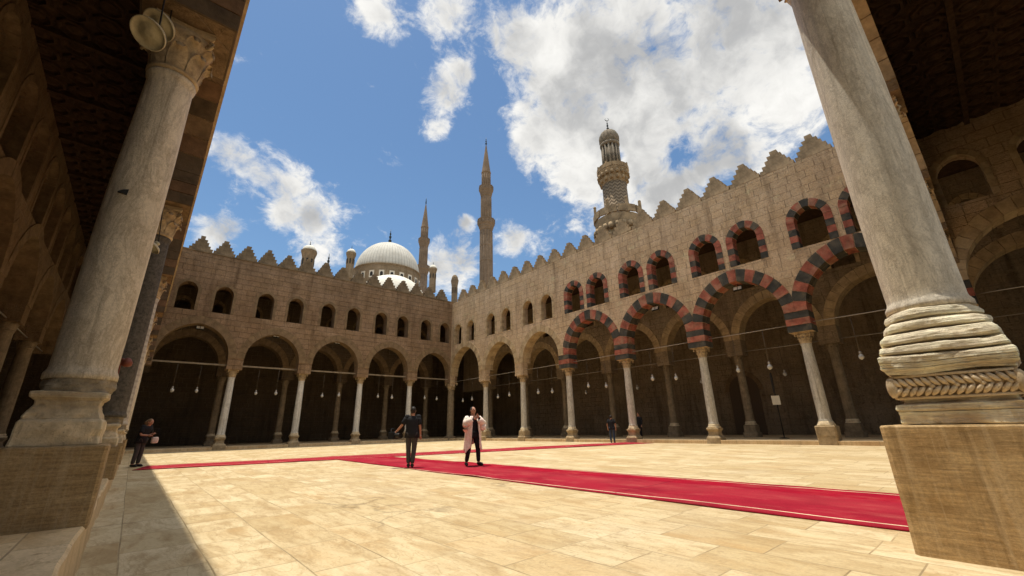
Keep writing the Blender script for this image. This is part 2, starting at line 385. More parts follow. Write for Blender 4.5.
def ring_mesh(c, r, zs, th, x_lo, x_hi, mats, y0, y1, vlen=.42, inset=.012, jit=True):
    """voussoirs of one arch as separate wedges: proud of the wall face and of the soffit"""
    mb = MB(); inner = arch_pts(c, r - inset, zs, n=24); outer = arch_pts(c, r + th, zs, n=24)
    n = len(inner) - 1; L = PI * r; k = max(7, int(L / vlen) | 1); sub = 3
    def at(poly, t):
        f = t * n; i = min(int(f), n - 1); w = f - i
        return (poly[i][0] * (1 - w) + poly[i + 1][0] * w, poly[i][1] * (1 - w) + poly[i + 1][1] * w)
    for i in range(k):
        g = .012 / L; t0 = i / k + g; t1 = (i + 1) / k - g
        pr = random.uniform(0, .012) if jit else 0
        poly = []
        for j in range(sub + 1): poly.append(at(inner, t0 + (t1 - t0) * j / sub))
        for j in range(sub, -1, -1):
            x, z = at(outer, t0 + (t1 - t0) * j / sub); poly.append((min(max(x, x_lo), x_hi), z))
        mb.prism(poly, y0 - pr, y1, i % len(mats))
    return mb

def merlon_mesh(w, h, steps, t, seed):
    rnd = random.Random(seed); mb = MB(); P = []
    def j(a=.02): return rnd.uniform(-a, a)
    z = 0; L = [(-w / 2, 0)]
    for i in range(steps):
        x = -w / 2 + (w / 2 - .12) * (i / (steps - 1.0)) * .97
        z1 = h * (i + 1 + j(.1)) / steps if i < steps - 1 else h
        if i: L.append((x + j(.015), z + j(.015)))
        L.append((x - .028 + j(.02), z1 + j(.012))); z = z1
    Rr = [(-x + j(.012), zz) for x, zz in reversed(L)]
    mb.prism(L + Rr, -t / 2, t / 2)
    return mb

def tri_merlon(steps, w, h, t, seed, m):
    return merlon_mesh(w, h, steps, t, seed).build('merlon', m)

def arcade(name, label, loc, rz, cols, xs, xe, zc, zs, zt, wall_m, ring_m, ab_bays=(), sill=9.67, wtop=11.65, ww=1.2, woff=1.15, wshift=0.0, pw=.5,
           ab_win=(), merlon=None, tie=None, ring=True, cornice=True, wins=True, merlon_range=None, ablaq_mats=('red', 'black'), thick=2 * HT):
    root = thing(name, label, 'arcade wall', loc, rz)
    out = [(xs, zc)]; holes = []; bays = []
    for i in range(len(cols) - 1):
        a = cols[i] + pw; b = cols[i + 1] - pw; c = (a + b) / 2; r = (b - a) / 2
        out.append((a, zc)); out += arch_pts(c, r, zs); out.append((b, zc)); bays.append((c, r, cols[i], cols[i + 1]))
    out += [(xe, zc), (xe, zt), (xs, zt)]
    out = [p for i, p in enumerate(out) if i == 0 or (abs(p[0] - out[i - 1][0]) + abs(p[1] - out[i - 1][1])) > 1e-4]
    wr = ww / 2; wsp = wtop - wr * 1.114
    wc = []
    if wins:
        for bi, (c, r, _, _) in enumerate(bays):
            for sg in (-1, 1):
                x = c + sg * woff + wshift; wc.append((x, bi))
                holes.append([(x + wr, sill), (x - wr, sill)] + arch_pts(x, wr, wsp, n=6))
    body = extruded('masonry', out, holes, thick / 2, wall_m, root)
    for v in body.data.vertices: v.co.y += thick / 2 - HT
    for bi, (c, r, lo, hi) in enumerate(bays):
        ab = bi in ab_bays
        if ring:
            mm = ablaq_mats if ab else ring_m
            o = ring_mesh(c, r, zs, .62 if ab else .5, lo + .004, hi - .004, mm, -HT - .022, HT + .01).build('arch_ring', mm, root)
            if ab: o['label'] = 'arch ring of alternating red and black stones'
        if tie:
            kind, tz, th = tie
            mb = MB()
            if kind == 'beam': mb.box((c, 0, tz), (2 * r + .02, th, th * 1.15))
            else: mb.tube([(c - r - .02, 0, tz), (c, 0, tz - .015), (c + r + .02, 0, tz)], th, 6)
            mb.build('tie_beam', 'beam' if kind == 'beam' else 'wire', root)
    for i, x in enumerate(cols):                      # striped courses of the piers over each column
        if (i in ab_bays or i - 1 in ab_bays):
            mb = MB(); n = 3; hh = (zs - zc) / n
            for k in range(n): mb.box((x, 0, zc + hh * (k + .5)), (2 * pw + .05, 2 * HT + .05 + .01 * (k % 2), hh - .012), (k + 1) % 2)
            mb.build('striped_pier', ablaq_mats, root, .008)
    for x, bi in wc:
        ab = bi in ab_win
        mm = ablaq_mats if ab else ring_m
        mb = ring_mesh(x, wr, wsp, .36 if ab else .2, x - 5, x + 5, mm, -HT - .02, thick - HT - .02 if ab else -HT + .25, .30, .008)
        jh = wsp - sill; nk = max(3, int(jh / .3)) | 1
        if ab: nk = 4
        for sg in (-1, 1):
            for k in range(nk):
                wj = .36 if ab else .2
                mb.box((x + sg * (wr + wj / 2 - .006), (-HT - .02 + (-HT + .3 if not ab else thick - HT - .02)) / 2, sill + jh * (k + .5) / nk), (wj + .002, (thick - HT - .02 if ab else -HT + .3) + HT + .02, jh / nk - .012), (k + 1) % len(mm))
        o = mb.build('window_surround', mm, root)
        if ab: o['label'] = 'window surround of alternating red and black stones'
    if cornice:
        mb = MB(); mb.prism([(-HT - .002, zt - .1), (-HT - .05, zt - .06), (-HT - .06, zt + .03), (-HT - .002, zt + .03)], xs, xe)
        mb.v = [(y, x, z) for x, y, z in mb.v]; mb.build('cornice', merlon[3] if merlon else wall_m, root)
    if merlon:
        pitch, w, h, mm = merlon
        protos = [merlon_mesh(w, h, 5, .42, 10 + q).build('merlon', mm, root) for q in range(4)]
        m0, m1 = merlon_range or (xs, xe)
        n = int((m1 - m0) / pitch)
        st = m0 + ((m1 - m0) - (n - 1) * pitch) / 2
        for i in range(n):
            o = protos[i] if i < 4 else link_copy(protos[i % 4], root)
            o.location = (st + i * pitch, -HT + .24, zt + .032); o.rotation_euler = (R(random.uniform(-1.2, 1.2)), R(random.uniform(-.8, .8)), R(random.uniform(-1.5, 1.5)))
            o.scale = (random.uniform(.95, 1.03), 1, random.uniform(.94, 1.04))
    return root, bays

def capital_mb(r, rt, h):
    """carved capital: bell, two rows of curling leaves, corner volutes, abacus; z from 0 to h"""
    mb = MB()
    mb.lathe([(r * .98, 0), (r * 1.1, .03 * h), (r * 1.12, .07 * h), (r * 1.0, .1 * h), (r * 1.02, .3 * h), (r * 1.1, .55 * h), (r * 1.3, .75 * h), (r * 1.42, .84 * h)], 24)
    def leaf(a, z0, lh, w, out):
        ca, sa = math.cos(a), math.sin(a); vs = []
        prof = [(r * 1.03, 0), (r * 1.1, .35), (r * 1.16, .65), (r * 1.3, .9), (r * 1.3 + out, .95), (r * 1.3 + out * 1.2, .78)]
        for i, (rr, t) in enumerate(prof):
            ww = w * (1.0, 1.15, 1.1, .9, .6, .3)[i]
            for q in (-1, -.45, 0, .45, 1):
                bump = rr + (.035 * r if q == 0 else (-.05 * r if abs(q) == 1 else 0.015 * r * ((i % 2) * 2 - 1)))
                vs.append((ca * bump - sa * q * ww, sa * bump + ca * q * ww, z0 + lh * t))
        fs = [(i * 5 + j, i * 5 + j + 1, i * 5 + j + 6, i * 5 + j + 5) for i in range(5) for j in range(4)]
        mb.add(vs, fs, 0, True)
    for k in range(8): leaf(2 * PI * k / 8, .08 * h, .42 * h, r * .36, r * .18)
    for k in range(8): leaf(2 * PI * (k + .5) / 8, .22 * h, .55 * h, r * .34, r * .22)
    for k in range(4):
        a = PI / 4 + k * PI / 2; cx, cy = math.cos(a) * rt * 1.16, math.sin(a) * rt * 1.16
        pts = []
        for i in range(12):
            ang = i / 11 * 3.2 * PI; q = r * .26 * (1 - i / 14)
            pts.append((cx + math.cos(a) * q * math.sin(ang), cy + math.sin(a) * q * math.sin(ang), .74 * h + q * math.cos(ang)))
        mb.tube(pts, [r * .085 * (1 - i / 30) for i in range(12)], 6)
    n = 8; ring = []
    for k in range(4):                                   # concave-sided abacus
        a0 = PI / 4 + k * PI / 2; a1 = a0 + PI / 2
        p0 = Vector((math.cos(a0), math.sin(a0))) * rt * 1.36; p1 = Vector((math.cos(a1), math.sin(a1))) * rt * 1.36
        for i in range(n):
            t = i / n; p = p0.lerp(p1, t); mid = (p0 + p1) / 2
            p = p - mid.normalized() * (rt * .13 * math.sin(PI * t)); ring.append(p)
    mb.rings([[(p.x * s_, p.y * s_, z) for p in ring] for s_, z in ((.93, .86 * h), (1, .89 * h), (1, .94 * h), (.95, .95 * h), (.98, h))], smooth=False)
    return mb

def sq_rings(prof, n=48, wear=0.0, seed=0, fine=1.0, zw=.7):
    """profile rows (half_width, z, squareness 0 round..1 square) -> rings with worn, chipped edges"""
    rings = []
    for hw, z, sq in prof:
        ring = []
        for j in range(n):
            a = 2 * PI * (j + .5) / n; c, s_ = math.cos(a), math.sin(a)
            k = (1 - sq) + sq / max(abs(c), abs(s_))
            k = min(k, 1 + .40 * sq) if sq < 1 else min(k, 1.405)
            x, y = hw * k * c, hw * k * s_
            if wear:
                q = Vector((x * 3.1 * fine, y * 3.1 * fine, z * 5 * fine + seed))
                d = noise.fractal(q, 1.0, 2.0, 4) * wear
                d2 = max(0, noise.noise(q * 2.2) - .25) * wear * 1.6 * (1.4 if k > 1.2 else .7)
                f = 1 + (d - d2) / hw; x *= f; y *= f; zz = z + noise.noise(Vector((x * 2.6, y * 2.6, z * 3.5 + seed + 9))) * wear * zw
            else: zz = z
            ring.append((x, y, zz))
        rings.append(ring)
    return rings

def shaft_mb(r0, r1, z0, z1, n=28, wear=0.0):
    mb = MB(); k = 60 if wear else 10; prof = [(r0 * 1.1, z0), (r0 * 1.1, z0 + .05), (r0 * 1.02, z0 + .09)]
    for i in range(k + 1):
        t = i / k; prof.append((r0 + (r1 - r0) * t + .012 * math.sin(PI * t), z0 + .12 + (z1 - z0 - .22) * t))
    prof += [(r1 * 1.06, z1 - .07), (r1 * 1.1, z1 - .03), (r1 * 1.06, z1)]
    if not wear: mb.lathe(prof, n); return mb
    rg = []
    for r_, z_ in prof:
        ring = []
        for j in range(n):
            a = 2 * PI * j / n; q = Vector((math.cos(a) * 1.2, math.sin(a) * 1.2, z_ * .7))
            d = noise.fractal(q, 1.0, 2.0, 3) * wear - max(0, noise.noise(q * 4.3) - .42) * wear * 5
            ring.append(((r_ + d) * math.cos(a), (r_ + d) * math.sin(a), z_))
        rg.append(ring)
    mb.rings(rg); return mb

# column prototypes (shared meshes), z = 0 at floor of the court
def column_proto(zc, r0, r1, style, shaft_m, ped_m='pedestal_far', cap_m='capital', ch=.56, hw=.40):
    root = bpy.data.objects.new('marble_column', None); COL.objects.link(root); root.empty_display_size = .2
    sd = random.random() * 50
    if style == 'block':
        mb = MB(); mb.rings(sq_rings([(hw, -.01, 1), (hw, .36, 1)], 40, .012, sd), smooth=False)
        mb.rings(sq_rings([(hw * .985, .365, 1), (hw * 1.02, .42, 1), (hw * 1.01, .82, 1), (hw * .9, .86, 1)], 40, .015, sd), smooth=False)
        mb.build('pedestal', ped_m, root); zb = .85
        prof = [(r0 * 1.4, zb, .3), (r0 * 1.45, zb + .06, 0), (r0 * 1.3, zb + .11, 0), (r0 * 1.25, zb + .15, 0), (r0 * 1.15, zb + .2, 0)]
    elif style == 'tall':
        mb = MB(); mb.rings(sq_rings([(hw * 1.1, -.01, 1), (hw * 1.1, .34, 1), (hw * .98, .40, 1)], 40, .012, sd), smooth=False)
        mb.rings(sq_rings([(hw * .92, .40, 1), (hw * .9, .78, 1), (hw * .8, .84, 1)], 40, .012, sd), smooth=False)
        mb.build('pedestal', ped_m, root); zb = .83
        prof = [(r0 * 1.35, zb, .5), (r0 * 1.4, zb + .05, 0), (r0 * 1.2, zb + .1, 0), (r0 * 1.28, zb + .16, 0), (r0 * 1.1, zb + .22, 0)]
    else:
        mb = MB(); mb.rings(sq_rings([(hw * 1.02, -.01, 1), (hw, .3, 1), (hw * .92, .36, 1), (hw * .72, .45, 1), (hw * .68, .62, 1), (hw * .78, .72, 1), (hw * .84, .76, 1), (hw * .8, .84, 1)], 40, .018, sd), smooth=False)
        mb.build('pedestal', ped_m, root); zb = .83
        prof = [(r0 * 1.32, zb, .4), (r0 * 1.36, zb + .06, 0), (r0 * 1.16, zb + .1, 0), (r0 * 1.2, zb + .15, 0), (r0 * 1.08, zb + .2, 0)]
    mb = MB(); mb.rings(sq_rings(prof, 28, .006, sd)); mb.build('base', 'base', root)
    shaft_mb(r0, r1, prof[-1][1] - .01, zc - ch).build('shaft', shaft_m, root)
    o = capital_mb(r1 * 1.05, max(.4, r1 * 1.45) * .93, ch).build('capital', cap_m, root); o.location.z = zc - ch
    return root

# ------------------------------------------------------------------ setting: ground, platforms
def sheet(name, pts, z, m, thick=0.0):
    mb = MB()
    if thick: mb.prism([(p[0], p[1]) for p in pts], z - thick, z); mb.v = [(x, zz, y) for x, y, zz in mb.v]
    else: mb.add([(x, y, z) for x, y in pts], [tuple(range(len(pts)))])
    return struct(mb.build(name, m))
def rect(x0, y0, x1, y1): return [(x0, y0), (x1, y0), (x1, y1), (x0, y1)]
sheet('ground', rect(-3000, -3000, 3000, 3000), -.06, 'sand')
sheet('court_paving', rect(-45, -56, 14, 14), 0, 'paving')
def platform(name, x0, y0, x1, y1, z, edge=None):
    mb = MB(); mb.box(((x0 + x1) / 2, (y0 + y1) / 2, z / 2 - .02), (x1 - x0, y1 - y0, z + .04)); o = mb.build(name, 'platform', None, .015); struct(o)
    return o
platform('arcade_floor', -25, -.36, -.36, 10.4, .19)
platform('arcade_floor', -.355, -50, 10.4, 10.4, .19)
# left-hand platform with a worn, slightly wavy kerb
mb = MB(); zL = .36; ys = [-37.2 + .35 * i for i in range(106)]
top = [(-24.90 + .012 * math.sin(y * 1.7) + random.uniform(-.01, .008), y) for y in ys]
vs = []; fs = []
for i, (x, y) in enumerate(top):
    vs += [(-41.8, y, zL), (x - .02, y, zL), (x, y, zL - .02), (x + .012 + random.uniform(-.006, .006), y, .02), (x + .02, y, -.02)]
for i in range(len(top) - 1):
    for j in range(4): a = i * 5 + j; fs.append((a, a + 1, a + 6, a + 5))
mb.add(vs, fs); n5 = (len(top) - 1) * 5
mb.add([(-41.8, ys[0], -.02), (-24.88, ys[0], -.02), (top[0][0], ys[0], zL - .02), (top[0][0] - .02, ys[0], zL), (-41.8, ys[0], zL)], [(0, 1, 2, 3, 4)])
struct(mb.build('arcade_floor', 'platform'))

# ------------------------------------------------------------------ the four arcades round the court
XC = [0, -4.86, -9.85, -14.84, -19.83, -25.2]
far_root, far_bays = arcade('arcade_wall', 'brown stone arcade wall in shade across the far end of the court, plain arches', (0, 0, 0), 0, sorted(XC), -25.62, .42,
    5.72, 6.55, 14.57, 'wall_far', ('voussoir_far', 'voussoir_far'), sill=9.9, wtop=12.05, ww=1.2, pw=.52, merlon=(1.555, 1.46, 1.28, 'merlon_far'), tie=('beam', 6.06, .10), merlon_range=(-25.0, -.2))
YC = [0, 6.05, 11.34, 16.63, 21.92, 27.2, 32.5, 38.1, 43.4, 48.7]
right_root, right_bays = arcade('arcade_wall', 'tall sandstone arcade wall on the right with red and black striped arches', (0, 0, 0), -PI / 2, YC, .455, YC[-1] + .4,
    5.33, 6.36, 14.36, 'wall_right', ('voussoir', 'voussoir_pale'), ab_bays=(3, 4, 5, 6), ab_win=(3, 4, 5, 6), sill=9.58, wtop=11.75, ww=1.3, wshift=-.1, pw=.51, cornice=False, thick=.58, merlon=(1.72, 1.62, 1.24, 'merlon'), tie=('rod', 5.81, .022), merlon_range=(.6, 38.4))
YL = [-38.1, -32.6, -26.95, -21.3, -15.65, -10.2, -5.1, 0]
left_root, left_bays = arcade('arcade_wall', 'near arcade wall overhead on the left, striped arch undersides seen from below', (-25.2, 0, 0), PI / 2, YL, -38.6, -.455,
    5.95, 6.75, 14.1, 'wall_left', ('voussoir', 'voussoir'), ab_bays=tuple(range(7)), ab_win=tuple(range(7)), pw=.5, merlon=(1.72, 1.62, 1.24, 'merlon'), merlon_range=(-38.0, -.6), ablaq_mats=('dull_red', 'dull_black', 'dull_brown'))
# projecting cornice of the left-hand wall
mb = MB(); mb.box((-19.5, -HT - .05, 14.0), (38, .10, .16)); mb.box((-19.5, -HT - .08, 14.17), (38, .16, .13)); mb.build('cornice', 'merlon', left_root)
mb = MB(); mb.box((-19.5, -HT - .05, 9.52), (38, .10, .14)); mb.build('string_course', 'voussoir_pale', left_root)
XN = [.0, 4.9, 9.7, 14.4, 19.1, 25.2]
near_root, near_bays = arcade('arcade_wall', 'arcade wall nearest the viewer carried by the thick pale column on the right', (0, -38.1, 0), PI, XN, .455, 24.74,
    7.1, 7.35, 14.2, 'wall_left', ('voussoir', 'voussoir'), ab_bays=(), pw=.5, merlon=(1.72, 1.5, 1.2, 'merlon'), merlon_range=(.8, 24.4))
# inner rows and outer walls
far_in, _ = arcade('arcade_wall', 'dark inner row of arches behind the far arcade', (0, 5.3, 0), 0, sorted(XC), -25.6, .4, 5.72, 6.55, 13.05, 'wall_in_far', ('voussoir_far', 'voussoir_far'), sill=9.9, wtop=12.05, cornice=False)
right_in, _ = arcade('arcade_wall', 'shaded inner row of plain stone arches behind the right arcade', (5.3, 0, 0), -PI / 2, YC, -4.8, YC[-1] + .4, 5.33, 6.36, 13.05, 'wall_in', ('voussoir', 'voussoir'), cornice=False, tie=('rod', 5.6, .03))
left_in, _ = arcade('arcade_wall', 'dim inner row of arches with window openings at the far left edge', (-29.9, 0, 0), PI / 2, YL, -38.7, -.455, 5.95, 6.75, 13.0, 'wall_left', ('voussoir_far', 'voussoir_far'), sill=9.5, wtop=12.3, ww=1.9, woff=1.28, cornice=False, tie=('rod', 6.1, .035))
def outer_wall(label, c, d, rz=0):
    root = thing('outer_wall', label, 'wall', c, rz); mb = MB(); mb.box((0, 0, 7), (d, .8, 14)); mb.build('masonry', 'wall_in_far' if 'far arcade' in label or 'left' in label else 'wall_in', root); return root
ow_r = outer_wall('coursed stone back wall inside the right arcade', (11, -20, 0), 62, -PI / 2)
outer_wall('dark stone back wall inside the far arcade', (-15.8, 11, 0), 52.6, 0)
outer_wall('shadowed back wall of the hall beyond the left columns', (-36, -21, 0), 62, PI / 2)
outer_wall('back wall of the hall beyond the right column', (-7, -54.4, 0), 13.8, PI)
outer_wall('side wall of the hall beyond the right column', (-13.4, -49, 0), 10, PI / 2)  # out of view, added to darken the right hall
outer_wall('short cross wall closing the hall left of the viewer', (-31, -39.2, 0), 9.6, 0)  # out of view, added to darken the left hall
for yy, w, h in ((5.2, 2.2, 3.4),):   # recessed doorways of the right back wall (local x)
    mb = MB(); fr = .25; c0 = yy
    poly = [(c0 - w / 2, .19), (c0 - w / 2, h)] + arch_pts(c0, w / 2, h, n=6)[1:-1] + [(c0 + w / 2, h), (c0 + w / 2, .19)]
    mb.prism(poly, -.425, -.41, 0); d = mb.build('door', 'door', ow_r)
    ring_mesh(c0, w / 2, h, .3, c0 - 9, c0 + 9, ('voussoir_far', 'voussoir_far'), -.43, -.405).build('door_arch', ('voussoir_far', 'voussoir_far'), ow_r)

# ceilings with sunk octagonal coffers
def ceiling(x0, y0, x1, y1, z, coffers=True, cell=.82):
    mb = MB(); mb.box(((x0 + x1) / 2, (y0 + y1) / 2, z + .3), (x1 - x0, y1 - y0, .5))
    if coffers:
        nx = int((x1 - x0) / cell); ny = int((y1 - y0) / cell); cx = (x1 - x0) / nx; cy = (y1 - y0) / ny
        for i in range(nx):
            for j in range(ny):
                px = x0 + (i + .5) * cx; py = y0 + (j + .5) * cy
                rg = []
                for rr, zz in ((.50, -.002), (.47, -.10), (.40, -.12), (.36, -.02), (.26, .0), (.22, -.07), (.13, -.09)):
                    rg.append([(px + cx * rr * math.cos(PI / 8 + PI / 4 * q) * 1.02, py + cy * rr * math.sin(PI / 8 + PI / 4 * q) * 1.02, z + zz + .05) for q in range(8)])
                mb.rings(rg, 0, True, False)
        for j in range(0, ny + 1, 4): mb.box(((x0 + x1) / 2, y0 + j * cy, z - .06), (x1 - x0, .16, .2))
    return struct(mb.build('arcade_ceiling', 'ceiling'))
ceiling(-35.5, -38.5, -25.66, -.5, 13.05)
ceiling(-35.5, -44, -13.5, -38.56, 13.05)  # cut short, back left open, so sky light reaches the left columns
ceiling(-13.5, -54, -.453, -38.553, 13.05)
ceiling(.47, -54, 10.6, .455, 13.06, False)
ceiling(-36, .46, 10.6, 10.6, 13.07, False)

# ------------------------------------------------------------------ columns
GF = 'columns of the far arcade'; GR = 'columns of the right arcade'; GIF = 'inner columns behind the far arcade'; GIR = 'inner columns behind the right arcade'; GL = 'columns of the near left row'
P_far = column_proto(5.72, .255, .22, 'bell', 'marble_white')
P_tall = column_proto(5.33, .25, .215, 'tall', 'marble')
P_bell = column_proto(5.33, .25, .215, 'bell', 'marble')
P_block = column_proto(5.33, .26, .22, 'block', 'marble')
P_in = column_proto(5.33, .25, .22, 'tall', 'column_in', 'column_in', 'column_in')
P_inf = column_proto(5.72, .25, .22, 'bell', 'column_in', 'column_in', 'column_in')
used = set()
def place(proto, loc, label, group, rz=0.0):
    if proto.name in used: o = copy_tree(proto)
    else: o = proto; used.add(proto.name)
    o.location = loc; o.rotation_euler = (0, 0, rz); tag(o, label, 'column', group); return o
for k in range(1, 5):
    place(P_far, (XC[k], 0, 0), '%s slim white column from the corner along the far shaded arcade' % ORD[k - 1], GF, R(90 * k))
for k in range(1, 9):
    lab = '%s pale column from the corner along the right arcade' % ORD[k - 1]
    if k in (3, 4, 5, 6): lab = lab.replace('pale column', 'column').replace('along the right arcade', 'along the right arcade, under a striped pier')
    pr = {1: P_tall, 2: P_tall, 3: P_bell, 4: P_bell, 5: P_bell, 6: P_block}.get(k, P_block)
    if k == 7: continue
    place(pr, (0, -YC[k], 0), lab, GR, R(90 * k))
for k in range(0, 5): place(P_inf, (XC[k], 5.3, .1), '%s dim inner column from the corner behind the far arcade' % ORD[k], GIF, R(90 * k))
for k in range(0, 9): place(P_in, (5.3, -YC[k], .1), '%s dim inner stone column from the corner behind the right arcade' % ORD[k], GIR, R(90 * k))
# stout brown corner column
root = thing('marble_column', 'stout brown stone column in the corner where the far and right arcades meet', 'column', (0, 0, 0))
mb = MB(); mb.rings(sq_rings([(.44, -.01, 1), (.44, .3, 1), (.38, .36, 1)], 40, .01, 3), smooth=False); mb.build('pedestal', 'column_in', root)
shaft_mb(.36, .33, .34, 5.0).build('shaft', 'column_in', root)
o = capital_mb(.35, .5, .7).build('capital', 'capital', root); o.location.z = 5.02
# inner left row: shadowy columns
PL_in = column_proto(5.95, .33, .29, 'bell', 'column_in', 'column_in', 'column_in', .65, .5)
for k, yy in enumerate(YL[1:7]): place(PL_in, (-29.9, yy, .3), '%s shadowy column of the inner row at the left edge' % ORD[k], 'inner columns of the left hall', R(90 * k))

# the big worn columns of the near left row
def big_left(y, label, shaft_m, r0, r1, seed, zp=1.01, pedh=.335, dx=0.0):
    zc = 5.95
    root = thing('marble_column', label, 'column', (-25.22 + dx, y, 0), 0, GL)
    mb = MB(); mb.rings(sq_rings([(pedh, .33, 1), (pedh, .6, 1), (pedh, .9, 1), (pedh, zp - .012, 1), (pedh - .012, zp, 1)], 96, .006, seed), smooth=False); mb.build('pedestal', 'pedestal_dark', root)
    z = zp
    prof = [(.268, z, 1), (.274, z + .012, 1), (.272, z + .2, 1), (.266, z + .215, 1), (.252, z + .225, 1), (.246, z + .26, .98), (.224, z + .31, .95), (.218, z + .345, .92), (.228, z + .385, .88), (.25, z + .405, .85),
            (.262, z + .412, .82), (.266, z + .435, .8), (.262, z + .458, .75), (.246, z + .465, .6), (.22, z + .47, .5)]
    P2 = []
    for i in range(len(prof) - 1):
        for q in range(3): t = q / 3; P2.append(tuple(prof[i][c] * (1 - t) + prof[i + 1][c] * t for c in range(3)))
    P2.append(prof[-1])
    mb = MB(); mb.rings(sq_rings(P2, 144, .016, seed + 5, 1.5), smooth=False); o = mb.build('base', 'base', root); o.location.x = -.02
    nk = [(.232, z + .46, .5), (.240, z + .49, .3), (.252, z + .525, .15), (.25, z + .57, .05), (.244, z + .60, 0), (.23, z + .605, 0)]
    mb = MB(); mb.rings(sq_rings([tuple(nk[q // 3][c] * (1 - q % 3 / 3) + nk[min(q // 3 + 1, 5)][c] * (q % 3 / 3) for c in range(3)) for q in range(16)], 144, .022, seed + 9, 1.8), smooth=False); mb.build('neck', 'neck', root)
    shaft_mb(r0, r1, z + .585, zc - .72, 72, .006).build('shaft', shaft_m, root)
    o = capital_mb(r1 * 1.05, r1 * 1.42, .72).build('capital', 'capital', root); o.location.z = zc - .725; o.rotation_euler.z = 0
    return root
bl = big_left(YL[1], 'nearest thick beige marble column on the left, rising from a worn base on a tawny block', 'marble_big', .238, .222, 1)
mb = MB(); mb.prism([(-.035, -.02), (.0, .012), (.045, .03), (.04, -.04), (.005, -.03)], -.03, .03); wdg = mb.build('iron_wedge', 'iron', bl); wdg.location = (-.10, -.215, 3.53)
big_left(YL[2], 'dark speckled granite column, second in the near left row', 'granite', .262, .235, 12, .84, dx=.04)
big_left(YL[3], 'white column with fine horizontal bands, third in the near left row', 'marble_ring', .25, .225, 23, .8, dx=.05)
for k in (4, 5, 6):
    big_left(YL[k], '%s column of the near left row, seen as a sliver beside the far arches' % ORD[k - 1], 'marble_big', .26, .225, 30 + k, .8)
# corner pier of the near left row, beside the viewer
root = thing('marble_column', 'plain corner column beside the viewer where the two near rows meet', 'column', (-25.55, -37.95, 0))
shaft_mb(.27, .25, .0, 5.3).build('shaft', 'marble_big', root)
o = capital_mb(.27, .38, .65).build('capital', 'capital', root); o.location.z = 5.3

# the big right-hand column
root = thing('marble_column', 'thick pale column on the right standing on a carved worn base and a large tawny block', 'column', (-19.05, -38.09, 0))
mb = MB(); mb.rings(sq_rings([(.555, -.02, 1), (.55, .3, 1), (.55, .6, 1), (.55, 1.01, 1), (.54, 1.025, 1)], 96, .006, 4), smooth=False); mb.build('pedestal', 'pedestal', root)
b = 1.03
rows = [(.405, b, 1), (.41, b + .01, 1), (.405, b + .105, 1), (.392, b + .11, 1),       # rough lower slab
        (.405, b + .12, 1), (.412, b + .13, 1), (.408, b + .17, 1), (.385, b + .175, 1),
        (.36, b + .185, 1), (.355, b + .225, 1)]                                        # dark recess
mb = MB(); P2 = []
def dense(rows, q=3):
    P = []
    for i in range(len(rows) - 1):
        for k in range(q): t = k / q; P.append(tuple(rows[i][c] * (1 - t) + rows[i + 1][c] * t for c in range(3)))
    return P + [rows[-1]]
mb.rings(sq_rings(dense(rows), 160, .014, 7, 1.6), smooth=False); mb.build('lower_slab', 'base_layered', root)
# carved guilloche band: a square torus with interlaced strands standing out
zt0, zt1 = b + .222, b + .425; zm = (zt0 + zt1) / 2; hz = (zt1 - zt0) / 2
rows = [(.362 + .03 * math.sin(PI * i / 8) ** .5, zt0 + (zt1 - zt0) * i / 8, 1) for i in range(9)]
mb = MB(); mb.rings(sq_rings(dense(rows, 2), 120, .006, 2))
for face in range(4):
    a = face * PI / 2; ca, sa = math.cos(a), math.sin(a)
    def P3(w, u, v): return (w * ca - u * sa, w * sa + u * ca, zm + v)
    K = 15
    for i in range(K):
        u = -.36 + .72 * i / (K - 1)
        for sg in (-1, 1):                                   # slanting leaves of the rope, two rows
            q = random.uniform(-.006, .006)
            pts = [P3(.392, u - .035 + q, sg * hz * .80), P3(.408, u - .012 + q, sg * hz * .52), P3(.410, u + .014, sg * hz * .24), P3(.398, u + .034, sg * hz * .02)]
            mb.tube(pts, [.008, .021, .020, .007], 8)
        if i % 3 == 1: mb.sphere(P3(.404, u + .03, 0), .022, 10)
    mb.tube([P3(.39, -.38, hz * .93), P3(.392, 0, hz * .95), P3(.39, .38, hz * .93)], .013, 8); mb.tube([P3(.39, -.38, -hz * .93), P3(.392, 0, -hz * .95), P3(.39, .38, -hz * .93)], .013, 8)
    c45 = a + PI / 4
    for q in range(3): mb.sphere((.395 * math.sqrt(2) * math.cos(c45), .395 * math.sqrt(2) * math.sin(c45), zm), .068 - .012 * q, 14, 0, (.62 + .12 * q, .62 + .12 * q, 1.45 - .2 * q))
mb.build('carved_band', 'band', root)
z = zt1 - .005
rows = [(.335, 0, 1), (.34, .02, 1), (.40, .03, 1), (.412, .06, 1), (.432, .075, 1), (.436, .085, 1), (.427, .090, 1), (.436, .095, 1), (.438, .125, 1), (.430, .130, 1), (.438, .135, 1), (.436, .175, 1), (.425, .19, 1), (.365, .194, .99),
        (.36, .207, .97), (.425, .212, .95), (.428, .225, .94), (.42, .27, .92), (.405, .281, .9), (.345, .287, .88),
        (.343, .302, .85), (.405, .308, .83), (.412, .325, .8), (.408, .36, .75), (.392, .40, .66), (.378, .408, .62), (.318, .414, .58),
        (.316, .430, .55), (.372, .437, .5), (.38, .455, .45), (.372, .49, .38), (.352, .512, .28), (.3, .519, .22),
        (.3, .534, .2), (.343, .541, .15), (.346, .565, .1), (.332, .60, .04), (.305, .62, 0), (.294, .645, 0)]
rows = [(a_, z + b2, c_) for a_, b2, c_ in rows]
mb = MB(); mb.rings(sq_rings(dense(rows, 2), 220, .019, 17, 1.0, 1.7), smooth=False); mb.build('base', 'base_layered', root)
